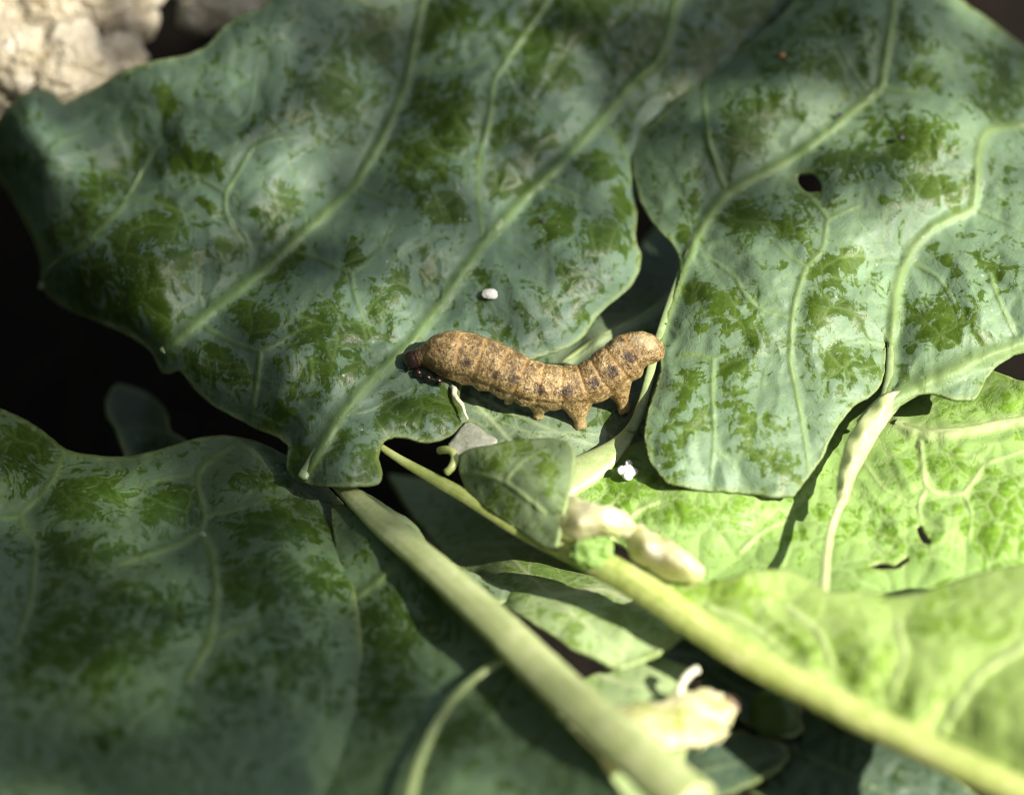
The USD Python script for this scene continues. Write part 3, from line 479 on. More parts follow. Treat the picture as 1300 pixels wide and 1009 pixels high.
F_patch = [(30, 570, 50, 28, 10, 1), (100, 630, 60, 26, 0, .9), (220, 640, 40, 26, 0, 1), (330, 610, 50, 16, 0, .7), (350, 660, 60, 26, 0, 1), (100, 700, 60, 22, 0, .9), (180, 760, 60, 20, 10, .9), (350, 740, 70, 30, 0, .9), (100, 820, 90, 50, 0, .9), (300, 860, 40, 40, 0, .7), (380, 850, 40, 40, 0, .7)]
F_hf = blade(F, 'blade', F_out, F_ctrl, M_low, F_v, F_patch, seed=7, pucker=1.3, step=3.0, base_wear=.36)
rib(F, 'vein', F_v[4][0], 9, 9, F_hf, M_vein, -.1, .5, 16)

Hh = thing('cabbage_leaf', 'green leaf at bottom with thick pale blurred stalk running diagonally', 'cabbage leaf', P(600, 800, 4))
H_st = [(428, 612, -5), (450, 632, -3.5), (485, 664, -1.5), (540, 710, 2), (590, 755, 5), (640, 802, 8), (690, 852, 10.5), (740, 898, 13), (800, 950, 15), (880, 1020, 17)]
q = dens(H_st, 3, 4); s = np.linspace(0, 1, len(q))
v, f = tube(P(q[:, 0], q[:, 1], q[:, 2]), np.interp(s, [0, .12, .35, .6, 1], [1.0, 1.7, 2.1, 2.5, 3.0]), 40, .62, .07, 10, groove=.035)
put('stalk', v, f, M_stalk, Hh)
H_out = [(418, 640), (440, 640), (470, 665), (520, 712), (560, 752), (610, 805), (660, 858), (705, 905), (760, 960), (880, 1150), (380, 1150), (410, 960), (425, 830), (430, 740)]
H_ctrl = [(430, 650, -6), (440, 760, -4), (440, 900, 0), (520, 715, -1), (610, 805, 3.5), (705, 905, 8), (560, 790, -1), (500, 760, -2), (520, 880, 3), (640, 900, 4), (700, 930, 7), (600, 950, 7), (800, 1100, 16), (450, 1100, 8)]
H_v2 = [(640, 838, 6.5), (612, 852, 6.6), (580, 880, 7), (555, 915, 8), (530, 970, 10), (510, 1050, 12)]
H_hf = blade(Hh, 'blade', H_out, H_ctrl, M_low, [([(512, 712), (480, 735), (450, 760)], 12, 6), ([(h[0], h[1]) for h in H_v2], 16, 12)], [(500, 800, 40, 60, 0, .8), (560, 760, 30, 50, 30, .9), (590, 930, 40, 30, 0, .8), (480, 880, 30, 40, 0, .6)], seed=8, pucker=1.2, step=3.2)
rib(Hh, 'rib', H_v2, 9, 12, None, M_veinR, -.3, .5, 17)
H2_out = [(424, 612), (450, 618), (474, 630), (496, 645), (515, 655), (530, 668), (543, 690), (558, 706), (590, 722), (625, 737), (662, 748), (664, 760), (640, 764), (600, 760), (560, 748), (520, 715), (470, 668)]
H2_ctrl = [(430, 615, -5), (500, 648, -4), (545, 692, -5), (600, 726, -7), (660, 752, -8), (480, 668, -3), (530, 715, -3), (600, 755, -5)]
blade(Hh, 'blade', H2_out, H2_ctrl, M_under, [([(440, 622), (500, 655), (540, 700), (600, 740)], 5, 4)], [(520, 690, 60, 16, 40, .9)], seed=9, pucker=.5, label='narrow strip of blade along the upper side of the stalk')

# ------------------------------------------------------------------ torn leaves in the pit, bottom centre
K = thing('cabbage_leaf', 'torn leaf in the pit, half sunlit, half in the shade of the stem', 'cabbage leaf', P(720, 770, -8))
K_out = [(490, 600), (560, 610), (640, 640), (720, 700), (790, 750), (850, 785), (872, 800), (858, 812), (834, 830), (815, 838), (790, 848), (774, 845), (750, 832), (724, 824), (700, 806), (675, 790), (640, 770), (600, 745), (560, 700), (520, 650)]
K_ctrl = [(500, 610, -36), (560, 690, -30), (600, 735, -20), (640, 768, -6), (700, 806, -.5), (780, 845, 1.8), (830, 830, 2.0), (870, 802, 2.2), (652, 738, -10), (690, 752, -5), (720, 770, -1.5), (790, 800, 1), (720, 700, -20), (640, 645, -32), (800, 750, -8), (760, 725, -12)]
K_hf = blade(K, 'blade', K_out, K_ctrl, M_torn, [([(875, 798), (820, 770), (760, 745), (700, 757), (640, 700)], 6, 4), ([(690, 750), (740, 790), (790, 830)], 4, 3), ([(600, 690), (680, 690), (740, 700)], 5, 3)], [(720, 790, 40, 14, 20, .8), (700, 720, 100, 40, 20, .9), (800, 780, 40, 14, 20, .9)], seed=10, pucker=.8)
L = thing('cabbage_leaf', 'pale torn leaf scrap at bottom centre below the sunlit torn leaf', 'cabbage leaf', P(810, 870, -6))
L_out = [(700, 880), (730, 866), (760, 852), (795, 838), (822, 826), (838, 832), (860, 842), (885, 850), (878, 862), (866, 878), (880, 915), (860, 1000), (700, 1050), (640, 960)]
L_ctrl = [(700, 880, 1), (790, 840, -1.5), (830, 830, -1.5), (880, 850, 0), (868, 880, 2), (800, 880, 2.5), (860, 1000, 5), (700, 1050, 6), (650, 960, 3)]
blade(L, 'blade', L_out, L_ctrl, M_torn, [([(760, 856), (800, 870), (850, 870)], 5, 3)], [(760, 860, 30, 10, -20, .8)], seed=11, pucker=.7, base_wear=.22)
N = thing('cabbage_leaf', 'dark leaf scrap in the shade right of the pale torn scrap', 'cabbage leaf', P(870, 830, -10))
N_out = [(826, 826), (846, 806), (868, 792), (900, 800), (930, 832), (915, 850), (890, 862), (870, 852), (845, 842)]
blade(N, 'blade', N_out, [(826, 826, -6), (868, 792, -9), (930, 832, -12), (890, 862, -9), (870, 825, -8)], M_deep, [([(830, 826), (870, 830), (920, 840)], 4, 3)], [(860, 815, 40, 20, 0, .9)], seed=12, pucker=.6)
C = thing('stalk_chunk', 'cream ragged chunk of cut stalk at the bottom edge', 'stalk', P(830, 905, 2))
blade(C, 'flesh', [(660, 950), (690, 928), (720, 911), (750, 904), (778, 896), (812, 889), (834, 888), (848, 880), (862, 874), (880, 876), (892, 870), (906, 874), (922, 882), (936, 892), (934, 906), (918, 916), (926, 930), (890, 944), (850, 950), (800, 972), (720, 1000), (670, 990)],
      [(660, 955, 6), (720, 911, 5), (780, 896, 4.6), (850, 880, 4.2), (906, 874, 3.4), (936, 895, 3.2), (920, 925, 4.6), (850, 948, 5.6), (720, 995, 7), (800, 925, 7.4), (870, 905, 6.6)], M_cream, seed=34, thick=2.0, edge_amp=6.0, pucker=1.0, sig=.6, step=2.2)
v, f = blob(P(926, 894, 4.0), (1.2, 1.3, .9), 4, .3, 2.2, 13); put('brown_end', v, f, M_brown, C)
q = dens([(862, 882, 5), (866, 866, 6), (874, 855, 6.5), (886, 849, 6.5)], 2, 2)
v, f = tube(P(q[:, 0], q[:, 1], q[:, 2]), .45, 10, 1, .3, 14); put('splinter', v, f, M_fibre, C)
for k, (x, y, r, m, nm, lb, ct) in enumerate([(982, 905, (3.0, 2.6, 3.2), M_bush, 'leaf_bud', 'rounded green bud at the bottom edge beside the dark gap', 'bud'), (1010, 902, (.8, .8, .8), M_brown, 'soil_clod', 'small brown clod right of the green bud at the bottom edge', 'clod')]):
    v, f = blob(P(x, y, -2), r, 4, .16, 1.2, 20 + k)
    tag(put(nm, v, f, m), lb, ct)

for k, (cx, cy, z, w_, h_, rot, lb) in enumerate([(960, 885, -6, 70, 34, .5, 'dark limp leaf scrap under the foreground stem beside the green bud'), (1080, 985, -7, 260, 85, .42, 'added dark leaf at the bottom edge, darkening the soil gap under the foreground stem'), (900, 975, -2, 90, 46, -.2, 'dull green leaf scrap at the bottom edge below the ragged cream chunk')]):
    o = [(cx + math.cos(rot) * w_ * math.cos(t) * (1 + .18 * math.sin(3 * t + k)) - math.sin(rot) * h_ * math.sin(t), cy + math.sin(rot) * w_ * math.cos(t) + math.cos(rot) * h_ * math.sin(t) * (1 + .2 * math.sin(2 * t + k))) for t in np.linspace(0, 2 * math.pi, 22, endpoint=False)]
    th = thing('leaf_scrap', lb, 'leaf scrap', P(cx, cy, z))
    blade(th, 'blade', o, [(cx - w_, cy, z - 2), (cx + w_, cy, z - 3), (cx, cy - h_, z - 2), (cx, cy + h_, z + 1), (cx, cy, z + 1)], M_deep, [([(cx - w_ * math.cos(rot), cy - w_ * math.sin(rot)), (cx, cy), (cx + w_ * math.cos(rot), cy + w_ * math.sin(rot))], 7, 3)], seed=40 + k, pucker=1.4, edge_amp=4, step=3.0)  # the widest one is added to darken the lit soil

# ------------------------------------------------------------------ small dark leaf in the black gap, left
I_ = thing('cabbage_leaf', 'small dark curled leaf in the black gap at left', 'cabbage leaf', P(200, 545, -14))
I_out = [(150, 485), (142, 492), (134, 508), (137, 528), (148, 545), (158, 570), (165, 600), (240, 600), (262, 580), (250, 566), (232, 556), (214, 546), (212, 520), (190, 500), (165, 490)]
I_ctrl = [(150, 485, -30), (134, 510, -26), (150, 548, -23), (165, 600, -24), (180, 540, -27), (214, 546, -21), (262, 580, -22), (200, 575, -25), (190, 505, -34)]
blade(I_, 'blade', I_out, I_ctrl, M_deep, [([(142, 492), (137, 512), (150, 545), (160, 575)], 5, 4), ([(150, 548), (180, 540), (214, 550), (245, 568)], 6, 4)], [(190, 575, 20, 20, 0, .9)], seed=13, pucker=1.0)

# grey torn piece, curl and fibre in the middle
T = thing('leaf_scrap', 'grey pale torn scrap between the caterpillar and folded leaf', 'leaf scrap', P(595, 560, -1))
blade(T, 'blade', [(566, 566), (576, 553), (592, 534), (605, 541), (622, 552), (636, 560), (620, 568), (600, 576), (580, 580)], [(566, 566, -1), (592, 535, -2.2), (636, 560, -1), (580, 580, 0), (600, 560, -.5)], M_grey, seed=14, pucker=.9, edge_amp=4)
q = dens([(558, 572, -.5), (566, 570, .6), (575, 572, 1), (578, 582, .8), (574, 594, .5), (566, 600, 0)], 2, 2)
v, f = tube(P(q[:, 0], q[:, 1], q[:, 2]), .5, 12, 1, .1, 15)
tag(put('tendril', v, f, M_stem), 'tiny curled yellow-green tendril beside the grey scrap', 'tendril')
q = dens([(574, 489, .3), (577, 494, .4), (576, 500, .3), (582, 508, .3), (587, 514, .2), (590, 524, 0), (594, 532, -.4)], 1.5, 1)
v, f = tube(P(q[:, 0], q[:, 1], q[:, 2]), np.interp(np.linspace(0, 1, len(q)), [0, .1, .5, 1], [.14, .34, .3, .12]), 10, .7, .5, 16)
tag(put('plant_fibre', v, f, M_fibre), 'short whitish dry fibre on the leaf margin below the caterpillar', 'fibre')

# ------------------------------------------------------------------ crumbs
def crumb(x, y, z, r, seed, label, extra=()):
    t = thing('white_crumb', label, 'crumb', P(x, y, z))
    ps = [blob(P(x, y, z), r, 3, .25, 1.5, seed)]
    for k, (dx, dy, rr) in enumerate(extra): ps.append(blob(P(x + dx, y + dy, z), (rr, rr, rr * .8), 3, .25, 1.6, seed + k + 1))
    v, f = join(ps); put('body', v, f, M_crumb, t)
crumb(622, 373, A_hf([622], [373])[0] + 1.1, (1.0, .75, .6), 31, 'small white crumb on the leaf above the caterpillar', [(-6, 1, .45), (5, 2, .5)])
crumb(797, 597, -1.7, (.8, .7, .7), 41, 'lobed white crumb below the caterpillar tail end', [(-7, 0, .65), (7, 2, .6), (0, 7, .65), (1, -9, .45)])
v, f = blob(P(993, 70, B_hf([993], [70])[0] + 1.1), (.45, .4, .3), 3, .2, 1.5, 51)
tag(put('orange_speck', v, f, grain_material('orange_bit', [(.3, (.36, .13, .06)), (.7, (.45, .22, .12))], 700)), 'tiny orange speck near the top of the right leaf', 'speck')
dk = grain_material('dark_bit', [(.3, (.012, .012, .012)), (.7, (.04, .035, .03))], 700, .5)
for k, (x, y, r, lb) in enumerate([(1066, 146, .35, 'tiny black speck beside the upper left rib of the right leaf'), (1144, 174, .5, 'black speck in the dark green patch left of the right rib'), (857, 407, .16, 'pinpoint black speck on the right leaf beside the caterpillar tail end'), (690, 281, .35, 'dark speck in the green patch of the central leaf')]):
    hz = (B_hf if x > 800 else A_hf)([x], [y])[0]
    v, f = blob(P(x, y, hz + 1.0), (r, r, r * .5), 2, .2, 1.4, 60 + k)
    tag(put('dark_speck', v, f, dk), lb, 'speck')

# ------------------------------------------------------------------ caterpillar
def caterpillar():
    t = thing('caterpillar', 'plump brown speckled caterpillar with dark head crossing the leaves', 'caterpillar', P(690, 500, -3))
    ax = np.array([(529, 454, 2.0, 1.1), (540, 451, 2.4, 1.5), (549, 449.5, 2.7, 2.05), (561, 449, 3.0, 2.7), (584, 451, 3.1, 3.1), (616, 460, 2.7, 3.1), (644, 473, 2.0, 2.95), (669, 484, 1.4, 2.75), (695, 490, 1.2, 2.7), (722, 491, 1.2, 2.65), (742, 487, 1.5, 2.6), (762, 477, 2.3, 2.7), (779, 465, 3.3, 2.8), (797, 451, 4.3, 2.75), (812, 443, 5.0, 2.45), (826, 444, 5.2, 1.95), (837, 450, 5.1, 1.25), (843, 454, 5.0, .6)])
    NR, NA = 560, 150
    C0 = P(ax[:, 0], ax[:, 1], ax[:, 2]); seg = np.r_[0, np.cumsum(np.linalg.norm(np.diff(C0, axis=0), axis=1))]
    from scipy.interpolate import PchipInterpolator
    ss = np.linspace(0, seg[-1], NR)
    c = gaussian_filter1d(np.stack([PchipInterpolator(seg, C0[:, k])(ss) for k in range(3)], 1), 14, axis=0, mode='nearest')
    r = PchipInterpolator(seg, ax[:, 3])(ss)
    c = c + (C0[0] - c[0]) * np.exp(-ss / 1.0)[:, None]
    tg = np.gradient(c, axis=0); tg /= np.linalg.norm(tg, axis=1, keepdims=True)
    sd = np.cross(tg, [0, 0, 1.0]); sd /= np.linalg.norm(sd, axis=1, keepdims=True)      # towards the viewer
    u = np.cross(sd, tg)
    a = np.linspace(0, 2 * np.pi, NA, endpoint=False)      # 0 = viewer side, 90 = back, 270 = belly
    Ltot = seg[-1]
    # rings: body segments with fold between, and lesser wrinkles
    bounds = np.array([1.9, 3.6, 5.8, 8.6, 11.5, 14.4, 17.2, 20.0, 22.8, 25.4, 28.0, 30.6]) * Ltot / 35.0
    fold = np.zeros(NR)
    for k, b in enumerate(bounds):
        dp = .034 if b > 9 else .012
        fold -= dp * np.exp(-((ss - b) / .26) ** 2)
        fold -= (.012 * np.exp(-((ss - b - .9) / .16) ** 2) + .009 * np.exp(-((ss - b - 1.65) / .14) ** 2)) * (b > 7)
    nfold = .45 + 1.1 * meshkit.fbm(np.stack([np.repeat(ss, NA) / 1.5, np.tile(np.cos(a), NR) * 1.5, np.tile(np.sin(a), NR) * 1.5], 1), 2, 91).reshape(NR, NA)
    puff = np.zeros(NR)
    for b0, b1 in zip(bounds[:-1], bounds[1:]):
        m = (ss > b0) & (ss < b1); puff[m] = (.03 if b0 > 7 else .008) * np.sin(np.pi * (ss[m] - b0) / (b1 - b0))
    lat = np.exp(-((np.angle(np.exp(1j * (a - math.radians(-38))))) / .30) ** 2)          # lateral ridge
    belly = .5 * (1 - np.sin(a))
    R = r[:, None] * (1 + fold[:, None] * nfold * (1 - .45 * lat) + puff[:, None] + .06 * lat - .06 * np.exp(-((np.angle(np.exp(1j * (a + .12)))) / .16) ** 2) * np.ones((NR, 1)))
    # lobes of the lateral ridge between the folds
    for b0, b1 in zip(bounds[2:-1], bounds[3:]):
        mid, w = (b0 + b1) / 2, (b1 - b0) * .33
        R += r[:, None] * .09 * np.exp(-((ss - mid) / w) ** 2)[:, None] * np.exp(-((np.angle(np.exp(1j * (a - math.radians(-48))))) / .32) ** 2)[None]
    v = c[:, None] + R[..., None] * (np.cos(a)[None, :, None] * sd[:, None] + np.sin(a)[None, :, None] * u[:, None])
    v = v.reshape(-1, 3)
    wr = meshkit.fbm(v / 1.1, 4, 77) - .5; wr2 = meshkit.fbm(v / .3, 3, 78) - .5
    nrm = (v - np.repeat(c, NA, 0)); nl = np.linalg.norm(nrm, axis=1, keepdims=True); nrm /= np.maximum(nl, 1e-9)
    soft = np.clip(np.repeat(r, NA) / 1.5, .15, 1)
    v = v + nrm * ((.30 * wr + .13 * wr2) * soft)[:, None]
    S_, A_ = np.repeat(ss, NA), np.tile(a, NR)
    S0, A0 = S_ / Ltot, np.angle(np.exp(1j * A_))
    tube_v = v.copy()
    legs = np.zeros(len(v))
    # prolegs: drawn out of the body's own surface; (picture foot, foot height, base width, foot width)
    feet = [(645, 511, -1.9, 1.3, .4, 1), (683, 530, -3.0, 1.75, .52, 1), (737, 540, -3.4, 2.2, .62, 1), (792, 518, -2.4, 2.0, .60, 1)]
    for k, (fx, fy, fz, bw, fw, near) in enumerate(feet):
        foot = P(fx, fy, fz)
        i0 = np.argmin(np.linalg.norm(c - foot, axis=1) + (0 if True else 0))
        if k == 3: i0 = np.argmin(np.linalg.norm(c - P(781, 462, 3.3), axis=1))
        d = foot - c[i0]; d /= np.linalg.norm(d)
        rel = tube_v - c[i0]; along = rel @ d
        off = np.linalg.norm(rel - along[:, None] * d, axis=1)
        need = np.linalg.norm(foot - c[i0]) - r[i0] * 1.0
        front = along > 0
        need = max(need, .2)
        w = 1 - np.clip((off - fw) / (bw - fw), 0, 1) ** .62
        w = np.where(off > fw, w * np.clip((bw - off) / (.4 * bw), 0, 1) ** .5, 1.0) * front
        side = rel - along[:, None] * d
        flare = .34 * np.exp(-((off - fw) / .12) ** 2) * front - .10 * np.exp(-((off - fw * 1.7) / .3) ** 2) * front
        v = v + d * (w * need)[:, None] + side * flare[:, None] * (need > .6)
        legs = np.maximum(legs, w)
    # end cap
    f = []
    i, j = np.meshgrid(np.arange(NR - 1), np.arange(NA), indexing='ij')
    Aa, Bb, Cc, Dd = i * NA + j, i * NA + (j + 1) % NA, (i + 1) * NA + (j + 1) % NA, (i + 1) * NA + j
    f = np.vstack([np.c_[Aa.ravel(), Bb.ravel(), Cc.ravel()], np.c_[Aa.ravel(), Cc.ravel(), Dd.ravel()]])
    k0 = len(v); v = np.vstack([v, c[0], c[-1] + tg[-1] * .3]); jj = np.arange(NA)
    f = np.vstack([f, np.c_[np.full(NA, k0), (jj + 1) % NA, jj], np.c_[np.full(NA, k0 + 1), (NR - 1) * NA + jj, (NR - 1) * NA + (jj + 1) % NA]])
    # markings
    dark = np.zeros(NR * NA); pale = np.zeros(NR * NA)
    pix = lambda x, y: np.argmin(np.linalg.norm(c - P(x, y, np.interp(x, ax[:, 0], ax[:, 2])), axis=1))
    for x, y, rr, st in [(593, 460, .7, .8), (630, 474, .7, .9), (653, 482, .85, 1), (684, 496, .95, 1), (718, 498, .95, 1), (755, 487, .9, 1), (778, 471, .9, 1), (799, 454, 1.0, 1), (789, 432, .45, 1)]:
        # spot centre: the surface point whose picture place is nearest
        rel = tube_v - CAM; dz = rel @ fwd
        sx, sy = W / 2 + (rel @ right) / dz * FOCAL / APER * W, H / 2 - (rel @ up) / dz * FOCAL / APER * W
        facing = (nrm @ -fwd) > 0
        m = np.where(facing, np.hypot(sx - x, sy - y), 1e9); p0 = tube_v[np.argmin(m)]
        dd = np.linalg.norm(tube_v - p0, axis=1)
        dark = np.maximum(dark, st * np.exp(-(dd / rr) ** 2))
    for x, y, rx, ry in [(783, 438, .75, .5), (815, 430, 1.5, .75), (826, 436, .9, .6)]:
        m = np.where(facing, np.hypot(sx - x, sy - y), 1e9); p0 = tube_v[np.argmin(m)]
        dd = np.linalg.norm((tube_v - p0) / np.array([rx, ry * 1.4, ry * 1.4]), axis=1)
        pale = np.maximum(pale, np.exp(-dd ** 4))
    stripe = np.exp(-((A0 + .15) / .30) ** 2) * .55
    foldm = np.repeat(np.clip(np.sum([np.exp(-((ss - b) / .22) ** 2) for b in bounds[2:]], axis=0), 0, 1), NA) * np.clip((np.sin(A_) + .4), 0, 1)
    bel = np.clip(-(np.sin(A_) + .30) * 1.6, 0, 1)
    ends = np.exp(-(S_ / 1.5) ** 2)
    ext = lambda q, b=0.0: np.r_[q, [b, b]]
    put('body', v, f, M_cat, t, True, {'dark': ext(dark), 'pale': ext(pale), 'stripe': ext(stripe), 'fold': ext(foldm), 'belly': ext(bel), 'front': ext(ends), 'leg': ext(legs), 'dorsal': ext(np.clip(np.sin(A_) * 1.5 + .25, 0, 1))})
    # head
    hc = P(526, 456, 1.9)
    tdir = (P(518, 458, 1.9) - P(540, 453, 2.6)); tdir /= np.linalg.norm(tdir)
    ups = np.cross(np.cross(tdir, [0, 0, 1.0]), tdir); ups /= np.linalg.norm(ups); sid = np.cross(tdir, ups)
    F3 = np.stack([tdir, sid, ups])
    s = trimesh.creation.icosphere(subdivisions=5); hv = s.vertices.copy()
    sut = np.exp(-(hv[:, 1] / .13) ** 2) * (hv[:, 2] > -.2)
    sc = 1 - .12 * sut + .05 * (meshkit.fbm(hv * 4, 3, 5) - .5)
    hv = hv * sc[:, None] * np.array([1.35, 1.25, 1.3])
    hv[:, 0] += -.25 * np.clip(-hv[:, 2], 0, 2) * 0 + .25 * (hv[:, 2] < 0) * (-hv[:, 2]) * .5
    head = put('head', hc + hv @ F3, s.faces, M_head, t)
    for k, sg in enumerate((-1, 1)):
        o = np.array([1.25, sg * .45, -1.05])
        bv, bf = blob(np.zeros(3), (.55, .35, .42), 3, .1, 1.5, 70 + k); put('mandible', hc + (bv + o) @ F3, bf, M_head, head)
        for e in range(4):
            an = -.4 + e * .45
            o = np.array([1.05 - .12 * e, sg * (1.05 + .1 * e), -.55 + .3 * math.sin(an) + .16 * e])
            bv, bf = blob(o * 1.02, (.11, .11, .11), 2, 0, 1, 1); put('eye', hc + bv @ F3, bf, M_eye, head)
        q = np.array([[1.2, sg * .85, -.8], [1.5, sg * .98, -.95], [1.75, sg * 1.02, -1.05]])
        bv, bf = tube(hc + q @ F3, [.14, .11, .05], 8); put('antenna', bv, bf, M_head, head)
    pl = blob(np.zeros(3), (.9, 1.3, 1.3), 4, .08, 2, 75)
    put('neck_shield', P(532, 454, 2.1) + pl[0] @ F3, pl[1], M_shield, t)
    for k, (x, y, z, dx) in enumerate([(533, 474, .9, -2), (545, 480, .9, -1), (558, 484, 1.0, 1), (538, 466, 1.2, -3), (549, 472, 1.2, -1), (562, 476, 1.2, 2)]):
        p0 = P(x, y, z) + np.array([0, -.1 if k < 3 else 1.2, .6]); p2 = P(x + dx, y + 5, .25) + np.array([0, 0 if k < 3 else 1.0, 0])
        mid = (p0 + p2) / 2 + np.array([-.25, -.25, .1])
        lv, lf = tube(np.array([p0, (p0 + mid) / 2, mid, (mid + p2) / 2, p2]), [.52, .45, .36, .25, .1], 10)
        put('leg', lv, lf, M_head, t)

def cat_material():
    n = {'geo': ('texture_coordinate', {})}
    for k in ('dark', 'pale', 'stripe', 'fold', 'belly', 'front', 'leg', 'dorsal'): n['a_' + k] = ('attribute', {'attribute': k})
    n.update({
        'n1': ('noise_texture', {'scale': 900.0, 'detail': 6.0, 'roughness': .7}),
        'n2': ('noise_texture', {'scale': 4200.0, 'detail': 3.0, 'roughness': .7}),
        'n3': ('noise_texture', {'scale': 2300.0, 'detail': 4.0, 'roughness': .75}),
        'mx': ('mix_float', {'fac': .45}),
        'r': ('rgb_ramp', {'ramp': [(.36, (.045, .024, .008)), (.44, (.135, .080, .026)), (.5, (.26, .175, .064)), (.55, (.38, .275, .115)), (.64, (.58, .47, .27))]}),
        'rb': ('rgb_ramp', {'ramp': [(.38, (.17, .10, .022)), (.5, (.33, .22, .065)), (.62, (.52, .39, .17))]}),
        'belk': ('math', {'math_type': 'multiply', 'value2': .8, 'use_clamp': True}),
        'c1': ('mix', {}),
        'spm': ('map_range', {'range_type': 'smoothstep', 'from_min': .55, 'from_max': .60, 'to_min': 0, 'to_max': 1, 'clamp': True}),
        'sps': ('math', {'math_type': 'multiply', 'value2': .7}),
        'c2': ('mix', {'color2': (.035, .018, .008)}),
        'dok': ('math', {'math_type': 'multiply'}), 'dokk': ('math', {'math_type': 'multiply', 'value2': .75, 'use_clamp': True}), 'c2b': ('mix', {'color2': (.075, .045, .016)}), 'ndm': ('map_range', {'range_type': 'smoothstep', 'from_min': .42, 'from_max': .62, 'to_min': .08, 'to_max': .95, 'clamp': True}), 'dbase': ('math', {'math_type': 'multiply_add', 'value2': .6, 'value3': .25}), 'nd': ('noise_texture', {'scale': 480.0, 'detail': 6.0, 'roughness': .72, 'distortion': 1.0}),
        'stn': ('math', {'math_type': 'multiply'}),
        'c3': ('mix', {'color2': (.07, .036, .016)}),
        'dn': ('math', {'math_type': 'multiply_add', 'value2': 2.6, 'value3': -1.05}),
        'dm': ('math', {'math_type': 'add'}),
        'dmm': ('map_range', {'range_type': 'smoothstep', 'from_min': .38, 'from_max': 1.15, 'to_min': 0, 'to_max': .97, 'clamp': True}),
        'c4': ('mix', {'color2': (.030, .014, .005)}),
        'pk': ('math', {'math_type': 'multiply', 'value2': .42}),
        'c5': ('mix', {'color2': (.50, .41, .24)}),
        'fk': ('math', {'math_type': 'multiply', 'value2': .6}),
        'c6': ('mix', {'color2': (.42, .26, .09)}),
        'frk': ('math', {'math_type': 'multiply', 'value2': .9}),
        'c7': ('mix', {'color2': (.05, .022, .012)}),
        'legk': ('math', {'math_type': 'multiply', 'value2': .55}),
        'c8': ('mix', {'color2': (.34, .245, .13)}),
        'hh': ('math', {'math_type': 'multiply_add', 'value2': .6}),
        'b': ('bump', {'strength': .9, 'distance': .0003}),
        'p': ('principled_bsdf', {'roughness': .36, 'specular_ior_level': .5, 'subsurface_weight': .22, 'subsurface_scale': .0007, 'subsurface_radius': (1, .6, .25)})})
    l = [('geo.object', k + '.vector') for k in ('n1', 'n2', 'n3')] + [('n1.fac', 'mx.a'), ('n2.fac', 'mx.b'), ('mx.result', 'r.fac'), ('mx.result', 'rb.fac'), ('r.color', 'c1.color1'), ('rb.color', 'c1.color2'), ('a_belly.fac', 'belk.value1'), ('belk.value', 'c1.fac'),
        ('n3.fac', 'spm.value'), ('spm.result', 'sps.value1'), ('c1.color', 'c2.color1'), ('sps.value', 'c2.fac'),
        ('geo.object', 'nd.vector'), ('a_dorsal.fac', 'dbase.value1'), ('dbase.value', 'dok.value1'), ('nd.fac', 'ndm.value'), ('ndm.result', 'dok.value2'), ('dok.value', 'dokk.value1'), ('c2.color', 'c2b.color1'), ('dokk.value', 'c2b.fac'), ('a_stripe.fac', 'stn.value1'), ('n1.fac', 'stn.value2'), ('c2b.color', 'c3.color1'), ('stn.value', 'c3.fac'),
        ('n3.fac', 'dn.value1'), ('dn.value', 'dm.value1'), ('a_dark.fac', 'dm.value2'), ('dm.value', 'dmm.value'), ('c3.color', 'c6.color1'), ('a_fold.fac', 'fk.value1'), ('fk.value', 'c6.fac'), ('c6.color', 'c4.color1'), ('dmm.result', 'c4.fac'),
        ('c4.color', 'c5.color1'), ('a_pale.fac', 'pk.value1'), ('pk.value', 'c5.fac'), ('c5.color', 'c8.color1'), ('a_leg.fac', 'legk.value1'), ('legk.value', 'c8.fac'), ('c8.color', 'c7.color1'), ('a_front.fac', 'frk.value1'), ('frk.value', 'c7.fac'), ('c7.color', 'p.base_color'),
        ('n2.fac', 'hh.value1'), ('n1.fac', 'hh.value3'), ('hh.value', 'b.height'), ('b.normal', 'p.normal')]
    return usdkit.material(stage, '/World/Looks/caterpillar_skin', n, l, surface='p.BSDF')
M_cat = cat_material()
M_head = grain_material('dark_head', [(.3, (.006, .003, .003)), (.55, (.018, .007, .005)), (.8, (.05, .017, .011))], 900, .36, .2, .0001, spec=.6)
M_eye = grain_material('black_eye', [(.3, (.004, .004, .004)), (.7, (.01, .01, .01))], 700, .1, .05, .00005)
M_shield = grain_material('neck_plate', [(.3, (.012, .006, .004)), (.55, (.035, .016, .008)), (.75, (.12, .065, .03))], 900, .35, .3, .0002)
caterpillar()

